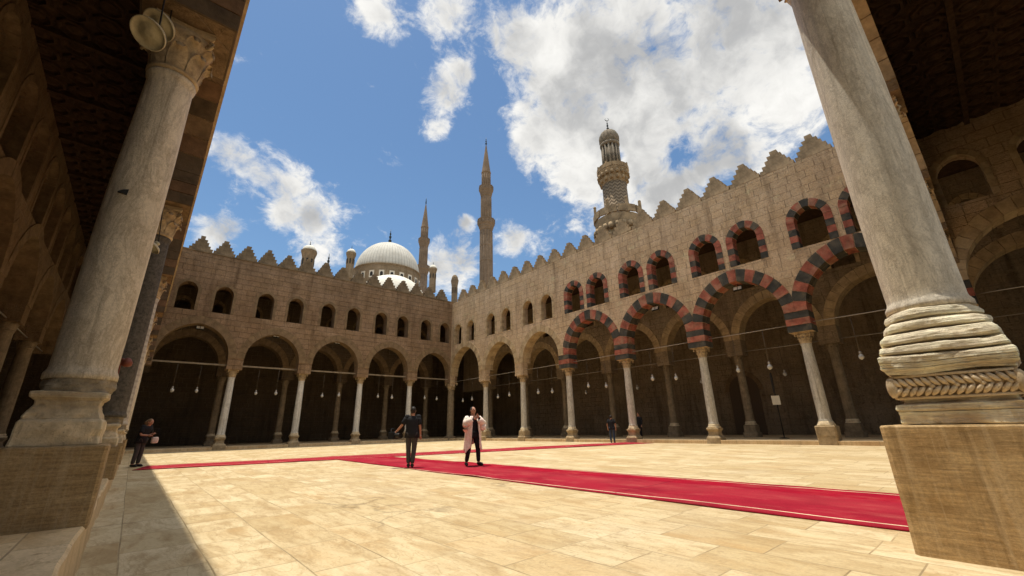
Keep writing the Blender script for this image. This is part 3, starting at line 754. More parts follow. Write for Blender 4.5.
shaft_mb(.293, .275, z + .625, 6.6, 96, .006).build('shaft', 'marble_right', root)
o = capital_mb(.29, .38, .5).build('capital', 'capital', root); o.location.z = 6.6
near_proto = column_proto(7.1, .29, .25, 'block', 'marble', 'pedestal', 'capital', .6, .5)
for k, x in enumerate((-14.4, -9.7, -4.9)):
    place(near_proto, (x, -38.1, 0), '%s column beyond the thick right-hand column, hidden behind it' % ORD[k], 'columns of the near row')
place(near_proto, (0, -38.1, 0), 'corner column of the near row at the right arcade', 'columns of the near row')

# ------------------------------------------------------------------ carpets
def carpet(label, a, b, w0, w1, m, z, name='red_carpet'):
    a = Vector(a + (0,)); b = Vector(b + (0,)); d = (b - a); L = d.length; ang = math.atan2(-d.x, d.y)
    n = int(L / .25); k = 14; vs = []; fs = []
    for i in range(n + 1):
        y = L * i / n; w = (w0 + (w1 - w0) * i / n) / 2
        for j in range(k + 1):
            x = -w + 2 * w * j / k; q = Vector((x * .9, y * .55, 3.3 + z * 50))
            e = max(0, noise.noise(q) - .1) * .03 + max(0, noise.noise(q * 2.3)) * .012
            xx = x + .05 * noise.noise(Vector((y * .4, 5 + (j > 7), 1)))
            vs.append((xx, y, z + e + .004))
    for i in range(n):
        for j in range(k): q = i * (k + 1) + j; fs.append((q, q + 1, q + k + 2, q + k + 1))
    mb = MB(); mb.add(vs, fs, 0, True)
    o = mb.build(name, m); so = o.modifiers.new('t', 'SOLIDIFY'); so.thickness = .012; so.offset = -1
    o.location = (a.x, a.y, 0); o.rotation_euler.z = ang
    return tag(o, label, 'carpet', 'red carpets laid across the court')
carpet('wide red carpet with pale border lines running from the right foreground to the two walkers', (-17.25, -41.5), (-17.3, -20.3), 3.0, 2.1, 'rug_main', .012)
carpet('long thin red carpet crossing the court beyond the two walkers', (-24.3, -17.9), (-.5, -22.6), 2.3, 2.3, 'rug_cross', .004)

# ------------------------------------------------------------------ hanging lamps
def lamp_proto():
    root = bpy.data.objects.new('hanging_lamp', None); COL.objects.link(root); root.empty_display_size = .1
    mb = MB(); mb.tube([(0, 0, .22), (0, 0, 2.15)], .016, 6); mb.build('rod', 'rod', root)
    mb = MB(); mb.lathe([(.03, .30), (.075, .26), (.08, .2), (.06, .16), (.05, .13)], 14); mb.build('cap', 'wire', root)
    mb = MB(); mb.lathe([(.06, .16), (.075, .12), (.125, .07), (.15, 0), (.135, -.08), (.09, -.13), (.03, -.16)], 18); mb.build('globe', 'glass', root)
    return root
LP = lamp_proto(); first = [True]
def lamp(loc, label, sc=1.0):
    if first[0]: o = LP; first[0] = False
    else: o = copy_tree(LP)
    sc *= random.uniform(.7, .82); o.location = loc; o.scale = (sc, sc, sc + .12); tag(o, label, 'lamp', 'glass globe lamps hanging in the arcades')
for k, (c, r, lo, hi) in enumerate(reversed(far_bays)):
    for q, s_ in enumerate((-1, 1)):
        lamp((c + s_ * .7, 0, 4.05 + random.uniform(-.06, .06)), 'white globe lamp, %s one in the %s arch from the far arcade corner' % (('left', 'right')[q], ORD[k]))
for k, (c, r, lo, hi) in enumerate(right_bays[:7]):
    for q, s_ in enumerate((-1, 1)):
        lamp((0, -(c + s_ * .8), 3.82 + random.uniform(-.08, .1)), 'white globe lamp, %s one in the %s arch from the right arcade corner' % (('left', 'right')[q], ORD[k]), 1.0)
        if k in (2, 3, 4, 5, 6) and q == 0: lamp((5.3, -(c + s_ * .1), 3.9), 'white globe lamp deep inside the %s arch from the right arcade corner' % ORD[k])

# floodlights under the arch crowns
def floodlight(loc, rz, label):
    root = thing('floodlight', label, 'floodlight', loc, rz, 'floodlights under the arch crowns')
    mb = MB(); mb.box((0, 0, 0), (.5, .12, .26)); mb.build('housing', 'iron', root, .01)
    mb = MB(); mb.box((-.12, -.068, 0), (.2, .012, .2)); mb.box((.12, -.068, .0), (.2, .012, .2)); mb.build('lens', 'lamp_white', root)
    mb = MB(); mb.tube([(0, .02, .12), (0, .02, .34)], .02, 6); mb.build('bracket', 'iron', root)
    root.rotation_euler = (R(-22), 0, rz); return root
for k in (0, 1, 2):
    c = far_bays[k][0]; floodlight((c + .1, .15, 8.72), 0, 'white twin floodlight under the %s far arcade arch crown from the left' % ORD[k])
for k in (4, 5): floodlight((.1, -right_bays[k][0], 8.42), -PI / 2, 'white twin floodlight under the crown of the %s striped arch from the left' % ORD[k - 3])

# enamel dish lamps at the near capitals, bracket, board
def dish(loc, rot, label):
    root = thing('dish_lamp', label, 'lamp', loc, 0, 'round dish lamps at the left columns'); root.rotation_euler = rot
    mb = MB(); mb.lathe([(.02, .11), (.05, .1), (.07, .07), (.15, .05), (.168, .02), (.172, 0), (.165, -.006), (.155, .012), (.10, .022), (.095, .016), (.06, .02), (.055, .012), (.02, .016)], 40); mb.build('shade', 'dish', root)
    mb = MB(); mb.lathe([(.035, .17), (.05, .16), (.05, .09)], 16); mb.build('cap', 'dish', root)
    from mathutils import Euler
    w = Euler(rot).to_matrix().inverted() @ Vector((0, 0, 1.1)); mb = MB(); mb.tube([(0, 0, .15), (0, 0, .17), w * .4 + Vector((0, 0, .1)), w], .008, 6); mb.build('cord', 'iron', root)
    return root
dish((-25.46, -33.3, 5.20), (R(-24), R(24), 0), 'round white dish lamp, lower of the two by the nearest left capital')
dish((-25.44, -33.0, 5.62), (R(-20), R(28), 0), 'round white dish lamp, upper of the two by the nearest left capital')
dish((-25.2, -27.75, 4.72), (R(-10), R(35), 0), 'round white dish lamp peeping from behind the nearest left column shaft')
root = thing('wall_bracket', 'small red-brown metal bracket on the dark granite column', 'bracket', (-25.22, -27.25, 2.35))
mb = MB(); mb.box((.0, .0, .0), (.1, .06, .3)); mb.tube([(0, -.02, .08), (.06, -.12, .14), (.12, -.16, .05)], .035, 8); mb.build('arm', 'rust', root, .01)
mb = MB(); mb.lathe([(.03, 0), (.075, .02), (.085, .08), (.05, .15), (.02, .17)], 14, c=(.13, -.15)); mb.build('head', 'rust', root)
root = thing('notice_board', 'pale board on a dark post standing inside the right arcade', 'board', (2.6, -29.8, .19))
mb = MB(); mb.tube([(0, 0, 0), (0, 0, 3.6)], .03, 8); mb.lathe([(.25, 0), (.25, .04), (.04, .07)], 16); mb.build('post', 'iron', root)
mb = MB(); mb.box((-.04, 0, 2.05), (.03, .42, .5)); mb.build('board', 'panel', root, .005)
mb = MB(); mb.box((-.04, 0, 3.0), (.05, .1, 1.1)); mb.build('bar', 'iron', root)

# ------------------------------------------------------------------ minarets and the domed mosque
def finial(mb, z, s, mi=0, crescent=False):
    mb.lathe([(.10 * s, z), (.06 * s, z + .3 * s), (.2 * s, z + .5 * s), (.2 * s, z + .62 * s), (.06 * s, z + .8 * s), (.15 * s, z + 1.05 * s), (.15 * s, z + 1.15 * s), (.05 * s, z + 1.3 * s), (.11 * s, z + 1.5 * s), (.04 * s, z + 1.7 * s), (.03 * s, z + 2.1 * s)], 10, mi=mi)
    if crescent:
        pts = [(math.sin(a) * .27 * s, 0, z + 2.3 * s - math.cos(a) * .27 * s) for a in [(-2.5 + 5.0 * i / 14) for i in range(15)]]
        mb.tube(pts, [.02 * s + .035 * s * math.sin(PI * i / 14) for i in range(15)], 6, mi)

def pencil_minaret():
    root = bpy.data.objects.new('minaret', None); COL.objects.link(root); n = 12
    mb = MB(); mb.lathe([(2.1, 0), (2.1, 33), (1.78, 34), (1.72, 53.4)], n, smooth=False); mb.lathe([(1.5, 56.9), (1.45, 64.2)], n, smooth=False); mb.lathe([(1.28, 67.4), (1.25, 72.0)], n, smooth=False)
    for zz in (44, 48.5): mb.lathe([(1.79, zz), (1.85, zz + .15), (1.85, zz + .4), (1.78, zz + .5)], n, smooth=False)
    for j in range(n):
        a = 2 * PI * j / n
        for r_, z0, z1 in ((1.74, 34.5, 53.2), (1.48, 57, 64), (1.27, 67.5, 71.8)): mb.tube([(r_ * math.cos(a), r_ * math.sin(a), z0), (r_ * math.cos(a), r_ * math.sin(a), z1)], .09, 5)
    mb.build('shaft', 'minaret', root)
    for z0, r0, r1 in ((53.4, 1.72, 2.45), (64.2, 1.45, 2.05)):
        mb = MB(); mb.lathe([(r0, z0), (r0 + .12, z0 + .2), (r0 + .2, z0 + .7), ((r0 + r1) / 2, z0 + 1.0), ((r0 + r1) / 2 + .05, z0 + 1.4), (r1 - .1, z0 + 1.75), (r1, z0 + 2.0), (r1, z0 + 2.15), (r1 - .08, z0 + 2.2), (r1 - .08, z0 + 3.15), (r1, z0 + 3.2), (r1, z0 + 3.35), (r1 - .25, z0 + 3.36), (r1 - .25, z0 + 2.3)], n * 2, smooth=False)
        for j in range(n): a = 2 * PI * (j + .5) / n; mb.box((r1 * math.cos(a), r1 * math.sin(a), z0 + 2.75), (.16, .16, 1.3), rz=a)
        mb.build('balcony', 'minaret', root)
    mb = MB(); mb.lathe([(1.25, 72), (1.42, 72.1), (1.42, 72.5), (1.3, 72.6), (.16, 82.0)], n, smooth=False); mb.build('spire', 'minaret', root)
    mb = MB(); finial(mb, 81.9, 1.45, crescent=False); mb.build('finial', 'bronze', root)
    return root
m1 = pencil_minaret(); m1.location = (39.25, 44.95, 0)
tag(m1, 'tall slender pencil minaret, the nearer and taller in view, above the corner of the court', 'minaret', 'pencil minarets')
m2 = copy_tree(m1); m2.location = (42.7, 86.9, 0)
tag(m2, 'slender pencil minaret farther away, just right of the big dome', 'minaret', 'pencil minarets')

# the domed mosque behind
root = thing('domed_mosque', 'large mosque with a ribbed grey dome rising behind the far arcade', 'mosque', (19.7, 64.0, 0))
mb = MB(); mb.box((0, 0, 14.5), (38, 38, 29), rz=R(40)); mb.build('wall', 'mosque', root)
DR = 8.5
mb = MB(); mb.lathe([(DR + 1.2, 28), (DR + 1.2, 36.2), (DR + .35, 36.6), (DR + .3, 41.2), (DR + .5, 41.3), (DR + .5, 41.55), (DR, 41.6)], 64, smooth=False)
mb.build('drum', 'mosque', root)
mb = MB()
mb.lathe([(DR * math.cos(t) * 1.0, 41.55 + 9.0 * math.sin(t)) for t in [PI / 2 * i / 20 for i in range(20)]] + [(.35, 50.56)], 64); mb.build('dome', 'lead', root).location = (0, 0, 0)
mb = MB(); finial(mb, 50.4, 2.3); mb.build('finial', 'bronze', root)
for j in range(22):
    a = 2 * PI * (j + .5) / 22; rr = DR + .34
    mb = MB(); mb.box((0, 0, 0), (.16, 1.25, 1.9)); o = mb.build('window', 'white_trim', root); o.location = (rr * math.cos(a), rr * math.sin(a), 38.6); o.rotation_euler.z = a
    mb = MB(); mb.prism([(-.36, -.6), (.36, -.6)] + list(reversed(arch_pts(0, .36, .2, n=4))), -.02, .02); g = mb.build('pane', 'dark_glass', o); g.rotation_euler.z = PI / 2; g.location = (.09, 0, 0)
# pale half-dome facing the court
mb = MB(); hd = []
for i in range(12):
    t = PI / 2 * i / 12; hd.append((8.7 * math.cos(t), 30.8 + 7.6 * math.sin(t)))
hd.append((.2, 38.4)); mb.lathe([(8.7, 28)] + hd, 48); o = mb.build('half_dome', 'lamp_white', root); o.location = (-1.6, -7.2, 0)
M['half'] = rough_stone('pale_lead', (.72, .69, .6), .15, .6, .1); o.data.materials[0] = M['half']
def turret(px, py, zb, zt, r, mats=('mosque', 'half', 'bronze'), parent=None):
    t = bpy.data.objects.new('turret', None); COL.objects.link(t); t.location = (px, py, 0)
    if parent: t.parent = parent
    mb = MB(); H = zt - zb
    mb.lathe([(r * 1.05, zb), (r, zb + .3 * H), (r, zb + .60 * H), (r * 1.12, zb + .66 * H), (r * 1.28, zb + .72 * H), (r * 1.28, zb + .76 * H), (r * 1.1, zb + .77 * H)], 8, smooth=False)
    for j in range(8):
        a = 2 * PI * (j + .5) / 8; mb.box((r * .94 * math.cos(a), r * .94 * math.sin(a), zb + .5 * H), (r * .12, r * .26, H * .14), 1, rz=a)
    o = mb.build('lantern', (mats[0], 'dark_glass'), t)
    mb = MB(); q0 = zb + .765 * H
    mb.lathe([(r * 1.1 * math.cos(x), q0 + (.12 * H) * math.sin(x)) for x in [PI / 2 * i / 8 for i in range(8)]] + [(.03, q0 + .12 * H)], 16); mb.build('cap', mats[1], t)
    mb = MB(); finial(mb, q0 + .11 * H, H * .06); mb.build('finial', mats[2], t)
    return t
def rel(p): return (p[0] - 19.7, p[1] - 64.0)
turret(*rel((8.5, 61.2)), 37, 46.2, 1.0, parent=root)
turret(*rel((24.9, 48.4)), 33.5, 41.7, .85, parent=root)
t = turret(-6.4, 39.5, 26, 35.2, 1.1); tag(t, 'small domed stone turret above the merlons left of the big dome', 'turret'); t.name = 'turret'
mb = MB(); mb.box((0, 0, 13), (7, 7, 26)); mb.build('tower', 'mosque', t)
t = turret(7.9, 12.0, 17.5, 24.2, .46, ('mosque', 'mosque', 'bronze')); tag(t, 'short plain stone turret rising over the corner of the two arcades', 'turret')
mb = MB(); mb.box((0, 0, 14), (1.6, 1.6, 8)); mb.build('plinth', 'mosque', t)
for c in kids(t):
    if c.name.startswith('finial'): bpy.data.objects.remove(c)
t = thing('flag_finial', 'thin dark finial spike standing beyond the merlons of the far arcade', 'finial', (3.5, 62.0, 0)); mb = MB(); finial(mb, 38.6, 2.0); mb.lathe([(.3, 30), (.25, 38.7)], 8); mb.build('spike', 'bronze', t)

# carved minaret of this mosque, behind the right wall
k = 1.085
MX, MY = -24.747 + 32.05 * k, -38.364 + 20.45 * k
Z = lambda z: 1.08 + (z - 1.08) * k
root = thing('minaret', 'stout carved stone minaret with a chevron shaft and ribbed bulb top behind the right wall', 'minaret', (MX, MY, 0))
mb = MB(); mb.lathe([(1.9, 9), (1.9, Z(16.6)), (2.0, Z(17.0)), (2.15, Z(17.6)), (2.3, Z(18.4)), (2.42, Z(19.0)), (2.5, Z(19.6)), (2.5, Z(19.9)), (1.6, Z(19.95))], 16, smooth=False)
for lev, (rr, zz, nn) in enumerate(((2.1, 16.9, 16), (2.28, 17.8, 20), (2.45, 18.7, 24))):
    for j in range(nn):
        a = 2 * PI * (j + .5 * (lev % 2)) / nn; mb.sphere((rr * math.cos(a), rr * math.sin(a), Z(zz)), .30, 8, 0, (1, 1, 1.5))
mb.build('lower_tier', 'merlon', root)
mb = MB()
for j in range(16):
    a = 2 * PI * j / 16; mb.box((2.48 * math.cos(a), 2.48 * math.sin(a), Z(20.35)), (.16, .86, .72 * k), rz=a)
    if j % 2 == 0: mb.box((2.48 * math.cos(a + PI / 16), 2.48 * math.sin(a + PI / 16), Z(20.6)), (.24, .24, 1.5), rz=a); mb.sphere((2.48 * math.cos(a + PI / 16), 2.48 * math.sin(a + PI / 16), Z(20.6) + .85), .17, 8)
mb.build('parapet', 'merlon', root)
mb = MB(); mb.lathe([(1.42, 0), (1.42, .6), (1.32, .8), (1.30, Z(24.2) - Z(19.9)), ], 40); o = mb.build('shaft', 'chevron', root); o.location.z = Z(19.9)
mb = MB(); mb.lathe([(1.32, Z(24.0)), (1.38, Z(24.2)), (1.44, Z(24.5)), (1.56, Z(24.8)), (1.58, Z(25.0)), (1.70, Z(25.3)), (1.70, Z(25.45)), (1.4, Z(25.47))], 24, smooth=False)
for lev, (rr, zz, nn) in enumerate(((1.42, 24.4, 14), (1.58, 24.95, 18))):
    for j in range(nn): a = 2 * PI * (j + .5 * lev) / nn; mb.sphere((rr * math.cos(a), rr * math.sin(a), Z(zz)), .21, 8, 0, (1, 1, 1.5))
for j in range(16):
    a = 2 * PI * j / 16; mb.box((1.66 * math.cos(a), 1.66 * math.sin(a), Z(25.72)), (.1, .6, .5), rz=a)
    if j % 2 == 0: mb.box((1.66 * math.cos(a + PI / 16), 1.66 * math.sin(a + PI / 16), Z(25.78)), (.15, .15, .78), rz=a)
mb.build('balcony', 'merlon', root)
mb = MB(); mb.lathe([(.78, Z(25.4)), (.76, Z(29.1))], 16)
for j in range(14): a = 2 * PI * j / 14; mb.tube([(.92 * math.cos(a), .92 * math.sin(a), Z(25.5)), (.9 * math.cos(a), .9 * math.sin(a), Z(28.75))], .12, 8)
mb.lathe([(1.0, Z(28.65)), (1.1, Z(28.8)), (1.1, Z(28.98)), (.9, Z(29.05))], 24); mb.build('pavilion', 'rib', root)
mb = MB(); rg = []
for r_, zz in ((.86, 29.0), (.98, 29.12), (1.08, 29.4), (1.09, 29.7), (1.0, 30.08), (.78, 30.45), (.46, 30.7), (.12, 30.82)):
    rg.append([(r_ * (1 + .06 * math.cos(16 * 2 * PI * j / 128)) * math.cos(2 * PI * j / 128), r_ * (1 + .06 * math.cos(16 * 2 * PI * j / 128)) * math.sin(2 * PI * j / 128), Z(zz)) for j in range(128)])
mb.rings(rg); mb.build('bulb', 'rib', root)
mb = MB(); finial(mb, Z(30.7), .75, crescent=True); o = mb.build('finial', 'bronze', root); o.rotation_euler.z = R(-40)

# ------------------------------------------------------------------ people
M['skin'] = plain('skin_tone', (.40, .20, .125), .55, var=.08)
M['hair'] = plain('dark_hair', (.018, .013, .01), .6)
M['hair_l'] = plain('light_brown_hair', (.22, .12, .055), .6)
M['c_black'] = plain('black_cotton', (.012, .012, .014), .9, var=.3)
M['c_grey'] = plain('dark_grey_cloth', (.055, .048, .044), .9, var=.3)
M['c_blue'] = plain('blue_denim', (.035, .055, .09), .9, var=.3)
M['c_beige'] = rough_stone('beige_cloth', (.84, .72, .62), .12, 5, .3, stain=(.78, .56, .50))
M['c_white'] = plain('cream_bag_cloth', (.6, .5, .42), .8, var=.1)
M['shoe'] = plain('black_shoe', (.012, .011, .011), .5)
M['eye'] = plain('eye_dark', (.01, .008, .008), .2)

def skin_mesh(verts, edges, radii, root, sub=2):
    me = bpy.data.meshes.new('sk'); me.from_pydata([tuple(v) for v in verts], edges, [])
    o = bpy.data.objects.new('sk', me); COL.objects.link(o)
    md = o.modifiers.new('skin', 'SKIN'); md.use_smooth_shade = True; md.branch_smoothing = .6
    for i, d in enumerate(me.skin_vertices[0].data):
        r = radii[i]; d.radius = (r, r) if not isinstance(r, tuple) else r; d.use_root = (i == root)
    sb = o.modifiers.new('sub', 'SUBSURF'); sb.levels = sub; sb.render_levels = sub
    dg = bpy.context.evaluated_depsgraph_get(); out = bpy.data.meshes.new_from_object(o.evaluated_get(dg))
    bpy.data.objects.remove(o); bpy.data.meshes.remove(me)
    return out
def mesh_add(mb, me, mi=0):
    mb.add([v.co.copy() for v in me.vertices], [tuple(p.vertices) for p in me.polygons], mi, True)

def person(label, loc, facing, height, J, shirt, trousers, hair, sleeves='short', hair_long=False, slim=1.0):
    """figure faces local -Y before rotation; J overrides joints given for a body 1.75 m tall"""
    root = thing('person', label, 'person', loc, facing); root.scale = (height / 1.75,) * 3
    D = {'pelvis': (0, 0, .95), 'waist': (0, .01, 1.1), 'chest': (0, .0, 1.3), 'neck': (0, .015, 1.47), 'head': (0, -.005, 1.60),
         'shL': (.185, .01, 1.415), 'elL': (.25, .03, 1.13), 'wrL': (.26, -.04, .88), 'shR': (-.185, .01, 1.415), 'elR': (-.25, .03, 1.13), 'wrR': (-.26, -.04, .88),
         'hipL': (.095, 0, .9), 'knL': (.105, -.02, .5), 'anL': (.11, .02, .085), 'toL': (.12, -.14, .035), 'hipR': (-.095, 0, .9), 'knR': (-.105, -.02, .5), 'anR': (-.11, .02, .085), 'toR': (-.12, -.14, .035)}
    D.update({k_: v for k_, v in J.items() if k_ != 'look'}); D = {k_: Vector(v) for k_, v in D.items()}
    names = list(D); idx = {k_: i for i, k_ in enumerate(names)}
    rad = {'pelvis': (.135, .11), 'waist': (.12, .095), 'chest': (.155, .11), 'neck': .055, 'head': .085, 'shL': .062, 'elL': .042, 'wrL': .03, 'shR': .062, 'elR': .042, 'wrR': .03,
           'hipL': .092, 'knL': .06, 'anL': .042, 'toL': .036, 'hipR': .092, 'knR': .06, 'anR': .042, 'toR': .036}
    ed = [('pelvis', 'waist'), ('waist', 'chest'), ('chest', 'neck'), ('neck', 'head'), ('chest', 'shL'), ('shL', 'elL'), ('elL', 'wrL'), ('chest', 'shR'), ('shR', 'elR'), ('elR', 'wrR'),
          ('pelvis', 'hipL'), ('hipL', 'knL'), ('knL', 'anL'), ('anL', 'toL'), ('pelvis', 'hipR'), ('hipR', 'knR'), ('knR', 'anR'), ('anR', 'toR')]
    body = MB()
    mesh_add(body, skin_mesh([D[n_] for n_ in names], [(idx[a], idx[b_]) for a, b_ in ed], [rad[n_] for n_ in names], 0))
    # head with face
    hd = D['head'] + Vector((0, 0, .02)); f = (J.get('look') and Vector(J['look'])) or Vector((0, -1, 0)); f = f.normalized()
    side = f.cross(Vector((0, 0, 1))).normalized(); up = side.cross(f)
    def H(s_, u_, f_): return hd + side * s_ + up * u_ + f * f_
    rg = []
    for i in range(1, 12):
        th = PI * i / 12; w = .078 * math.sin(th) * (1.0 if th > 1.4 else .72 + .2 * th); ring = []
        for j in range(20):
            a = 2 * PI * j / 20; d_ = .098 * math.sin(th) * (1 if th > 1.2 else .85)
            ring.append(H(w * math.cos(a), -.122 * math.cos(th), d_ * math.sin(a) * (1.0 if math.sin(a) > 0 else .95)))
        rg.append(ring)
    body.rings(rg)
    body.rings([[H(.012 * c_ * q, u_, ff + .01 * s_) for c_, s_ in ((1, 0), (0, 1), (-1, 0), (0, -1))] for q, u_, ff in ((.5, .03, .088), (1.0, .0, .104), (1.2, -.022, .112), (.6, -.03, .095))])
    for sg in (-1, 1):
        body.sphere(tuple(H(.03 * sg, .02, .083)), .012, 8, 1); body.sphere(tuple(H(.079 * sg, .0, -.005)), .026, 8, 0, (.45, 1, 1.2))
    body.box(tuple(H(0, -.058, .083)), (.035, .012, .006), 2)
    # hands: palm and five tapering, bent digits
    for sd, sg in (('L', 1), ('R', -1)):
        w = D['wr' + sd]; d = (w - D['el' + sd]).normalized(); lat = d.cross(Vector((0, 1, 0))) if abs(d.y) < .8 else d.cross(Vector((0, 0, 1))); lat.normalize(); nrm = d.cross(lat)
        body.tube([w - d * .02, w + d * .04, w + d * .085], [.028, .036, .032], 8)
        for q in range(4):
            b0 = w + d * .08 + lat * (.02 * (q - 1.5)); L = (.07, .08, .075, .058)[q]
            body.tube([b0, b0 + d * L * .5 + nrm * .006, b0 + d * L * .85 + nrm * .03], [.0095, .0085, .006], 6)
        b0 = w + d * .035 + lat * .03; body.tube([b0, b0 + d * .03 + lat * .025, b0 + d * .06 + lat * .028 + nrm * .015], [.012, .010, .007], 6)
    body.build('body', ('skin', 'eye', 'rust'), root)
    # shirt: torso loft plus sleeves
    pv, wa, ch, nk = D['pelvis'], D['waist'], D['chest'], D['neck']
    mb = MB(); rg = []; N = 28
    for c_, w_, d_ in ((pv + Vector((0, 0, -.13)), .218, .165), (pv, .205, .155), (wa, .178, .13), (wa.lerp(ch, .6), .195, .138), (ch, .212, .138), (ch.lerp(nk, .45), .222, .125), (ch.lerp(nk, .72), .175, .10), (ch.lerp(nk, .9), .085, .075), (ch.lerp(nk, .97), .066, .066)):
        rg.append([(c_.x + w_ * slim * math.copysign(abs(math.cos(a)) ** .85, math.cos(a)) * (1 + .02 * math.sin(5 * a + c_.z * 30)), c_.y + d_ * slim * math.sin(a) * (1 + .03 * math.sin(3 * a + c_.z * 22)), c_.z) for a in [2 * PI * q / N for q in range(N)]])
    mb.rings(rg)
    for q in 'LR':
        sh, el, wr = D['sh' + q], D['el' + q], D['wr' + q]
        sh = sh + Vector((-.02 if q == 'L' else .02, 0, 0))
        if sleeves == 'short': mb.sphere(tuple(sh + Vector((0, 0, .012))), .09, 12)
        if sleeves == 'short': mb.tube([sh, sh.lerp(el, .25), sh.lerp(el, .5), sh.lerp(el, .78)], [.085, .086, .08, .074], 14)
        else: mb.tube([sh, sh.lerp(el, .4), el, el.lerp(wr, .5), el.lerp(wr, .93)], [.085, .08, .066, .055, .042], 14)
    mb.build('shirt', shirt, root)
    ns = ['pelvis', 'hipL', 'knL', 'anL', 'hipR', 'knR', 'anR']; ii = {k_: i for i, k_ in enumerate(ns)}
    tr = {'pelvis': (.15, .122), 'hipL': .108, 'knL': .08, 'anL': .066, 'hipR': .108, 'knR': .08, 'anR': .066}
    mb = MB(); mesh_add(mb, skin_mesh([D[n_] for n_ in ns], [(ii[a], ii[b_]) for a, b_ in ed if a in ii and b_ in ii], [tr[n_] for n_ in ns], 0)); mb.build('trousers', trousers, root)
    for q in 'LR':
        a, t_ = D['an' + q], D['to' + q]
        mb = MB(); mb.tube([a + Vector((0, .05, -.03)), a + Vector((0, 0, -.035)), (a + t_) / 2 + Vector((0, 0, -.015)), t_ + Vector((0, 0, .005)), t_ + (t_ - a).normalized() * .05], [.045, .052, .05, .045, .02], 10); mb.build('shoe', 'shoe', root)
    mb = MB(); rg = []
    for i in range(1, 8):
        th = PI * (.5 + .5 * i / 8.2) - .25; ring = []
        for j in range(20):
            a = 2 * PI * j / 20; bk = -.022
            ring.append(H(.087 * math.sin(th) * math.cos(a), -.126 * math.cos(th) + .008, bk + .1 * math.sin(th) * math.sin(a)))
        rg.append(ring)
    mb.rings(rg)
    if hair_long: mb.tube([H(0, .04, -.07), H(0, -.06, -.10), H(0, -.17, -.09), H(0, -.25, -.075)], [.07, .085, .075, .03], 12)
    else: mb.sphere(tuple(H(0, .0, -.035)), .08, 12, 0, (1, 1, 1.15))
    mb.build('hair', hair, root)
    return root, D

def facing_to(dx, dy): return math.atan2(dx, -dy)
# man in black walking away, bag-like camera held out in his left-hand side
pA, D = person('man in black T-shirt and dark grey trousers walking away along the red carpet', (-18.27, -26.2, .03), facing_to(.5, .86), 1.74,
    {'elR': (-.235, .04, 1.13), 'wrR': (-.25, -.02, .9), 'elL': (.33, .0, 1.17), 'wrL': (.50, -.10, .99), 'knL': (.085, -.06, .5), 'anL': (.06, .03, .085), 'toL': (.06, -.13, .035), 'knR': (-.08, -.03, .5), 'anR': (-.05, .08, .085), 'toR': (-.06, -.08, .03)}, 'c_black', 'c_grey', 'hair', 'short', slim=1.04)
# hands mirrored for his pose: person's left is at +x local; seen from behind the arm held out is on the left of the picture
def held(label, cat, name, parent_loc, parts):
    root = thing(name, label, cat, parent_loc)
    for nm, mb, m in parts: mb.build(nm, m, root, .006)
    return root
def world(pr, v): return pr.matrix_basis @ Vector(v)
for p_ in (pA,): p_.rotation_euler.z = facing_to(.5, .86)
bpy.context.view_layer.update()
h = world(pA, (.57, -.16, .90))
a, b_, c_ = MB(), MB(), MB()
a.box((0, 0, 0), (.2, .13, .15)); b_.lathe([(.05, -.0), (.055, .1), (.05, .13)], 16); b_.v = [(x - .02, -z - .06, y) for x, y, z in b_.v]; c_.tube([(-.09, .0, .07), (-.05, .03, .14), (.04, .03, .15), (.09, 0, .07)], .012, 6)
cam_o = held('black camera held out low in the hand of the man in black', 'camera', 'camera', h, (('camera_body', a, 'c_black'), ('lens', b_, 'iron'), ('strap', c_, 'c_black')))
cam_o.rotation_euler.z = R(30); cam_o.scale = (1.35, 1.35, 1.35)

# person in a long open beige cloak, hands raised to the face
pB, D = person('person in a long open beige cloak over black trousers, hands raised to the face', (-16.85, -27.4, .03), facing_to(-.25, -.97), 1.70,
    {'shL': (.18, -.01, 1.42), 'elL': (.29, -.12, 1.22), 'wrL': (.09, -.24, 1.42), 'shR': (-.18, -.01, 1.42), 'elR': (-.27, -.14, 1.22), 'wrR': (-.05, -.25, 1.36),
     'knL': (.15, -.06, .5), 'anL': (.19, -.02, .085), 'toL': (.24, -.17, .035), 'knR': (-.13, .0, .5), 'anR': (-.17, .1, .085), 'toR': (-.20, -.03, .03), 'look': (.25, -1, .25)}, 'c_black', 'c_black', 'hair', 'long', slim=.84)
mb = MB(); rg = []; N = 60
for i in range(21):
    t = i / 20; ring = []
    w = .16 + .085 * min(1, t * 5) + .03 * t; dd = .12 + .075 * min(1, t * 4) + .05 * t
    gap = 16 + 16 * t
    for j in range(N):
        q = j / (N - 1); a = R(gap) + R(360 - 2 * gap) * q            # opening faces local -Y
        fold = 1 + (.015 + .10 * t) * math.sin(q * 38 + 1.2 * math.sin(t * 4)) + .05 * t * math.sin(q * 15 + 1)
        hem = 1.0 + .10 * math.sin(q * 9.0 + .5) + .05 * math.sin(q * 31)
        z = 1.455 - t * (.98 * hem if q > .5 else .90 * hem)
        ring.append((w * fold * math.sin(a), -dd * fold * math.cos(a) - .01, z))
    rg.append(ring)
vs = [p for r_ in rg for p in r_]; fs = [(i * N + j, i * N + j + 1, (i + 1) * N + j + 1, (i + 1) * N + j) for i in range(20) for j in range(N - 1)]
mb.add(vs, fs, 0, True); o = mb.build('cloak', 'c_beige', pB); so = o.modifiers.new('t', 'SOLIDIFY'); so.thickness = .012
mb = MB()
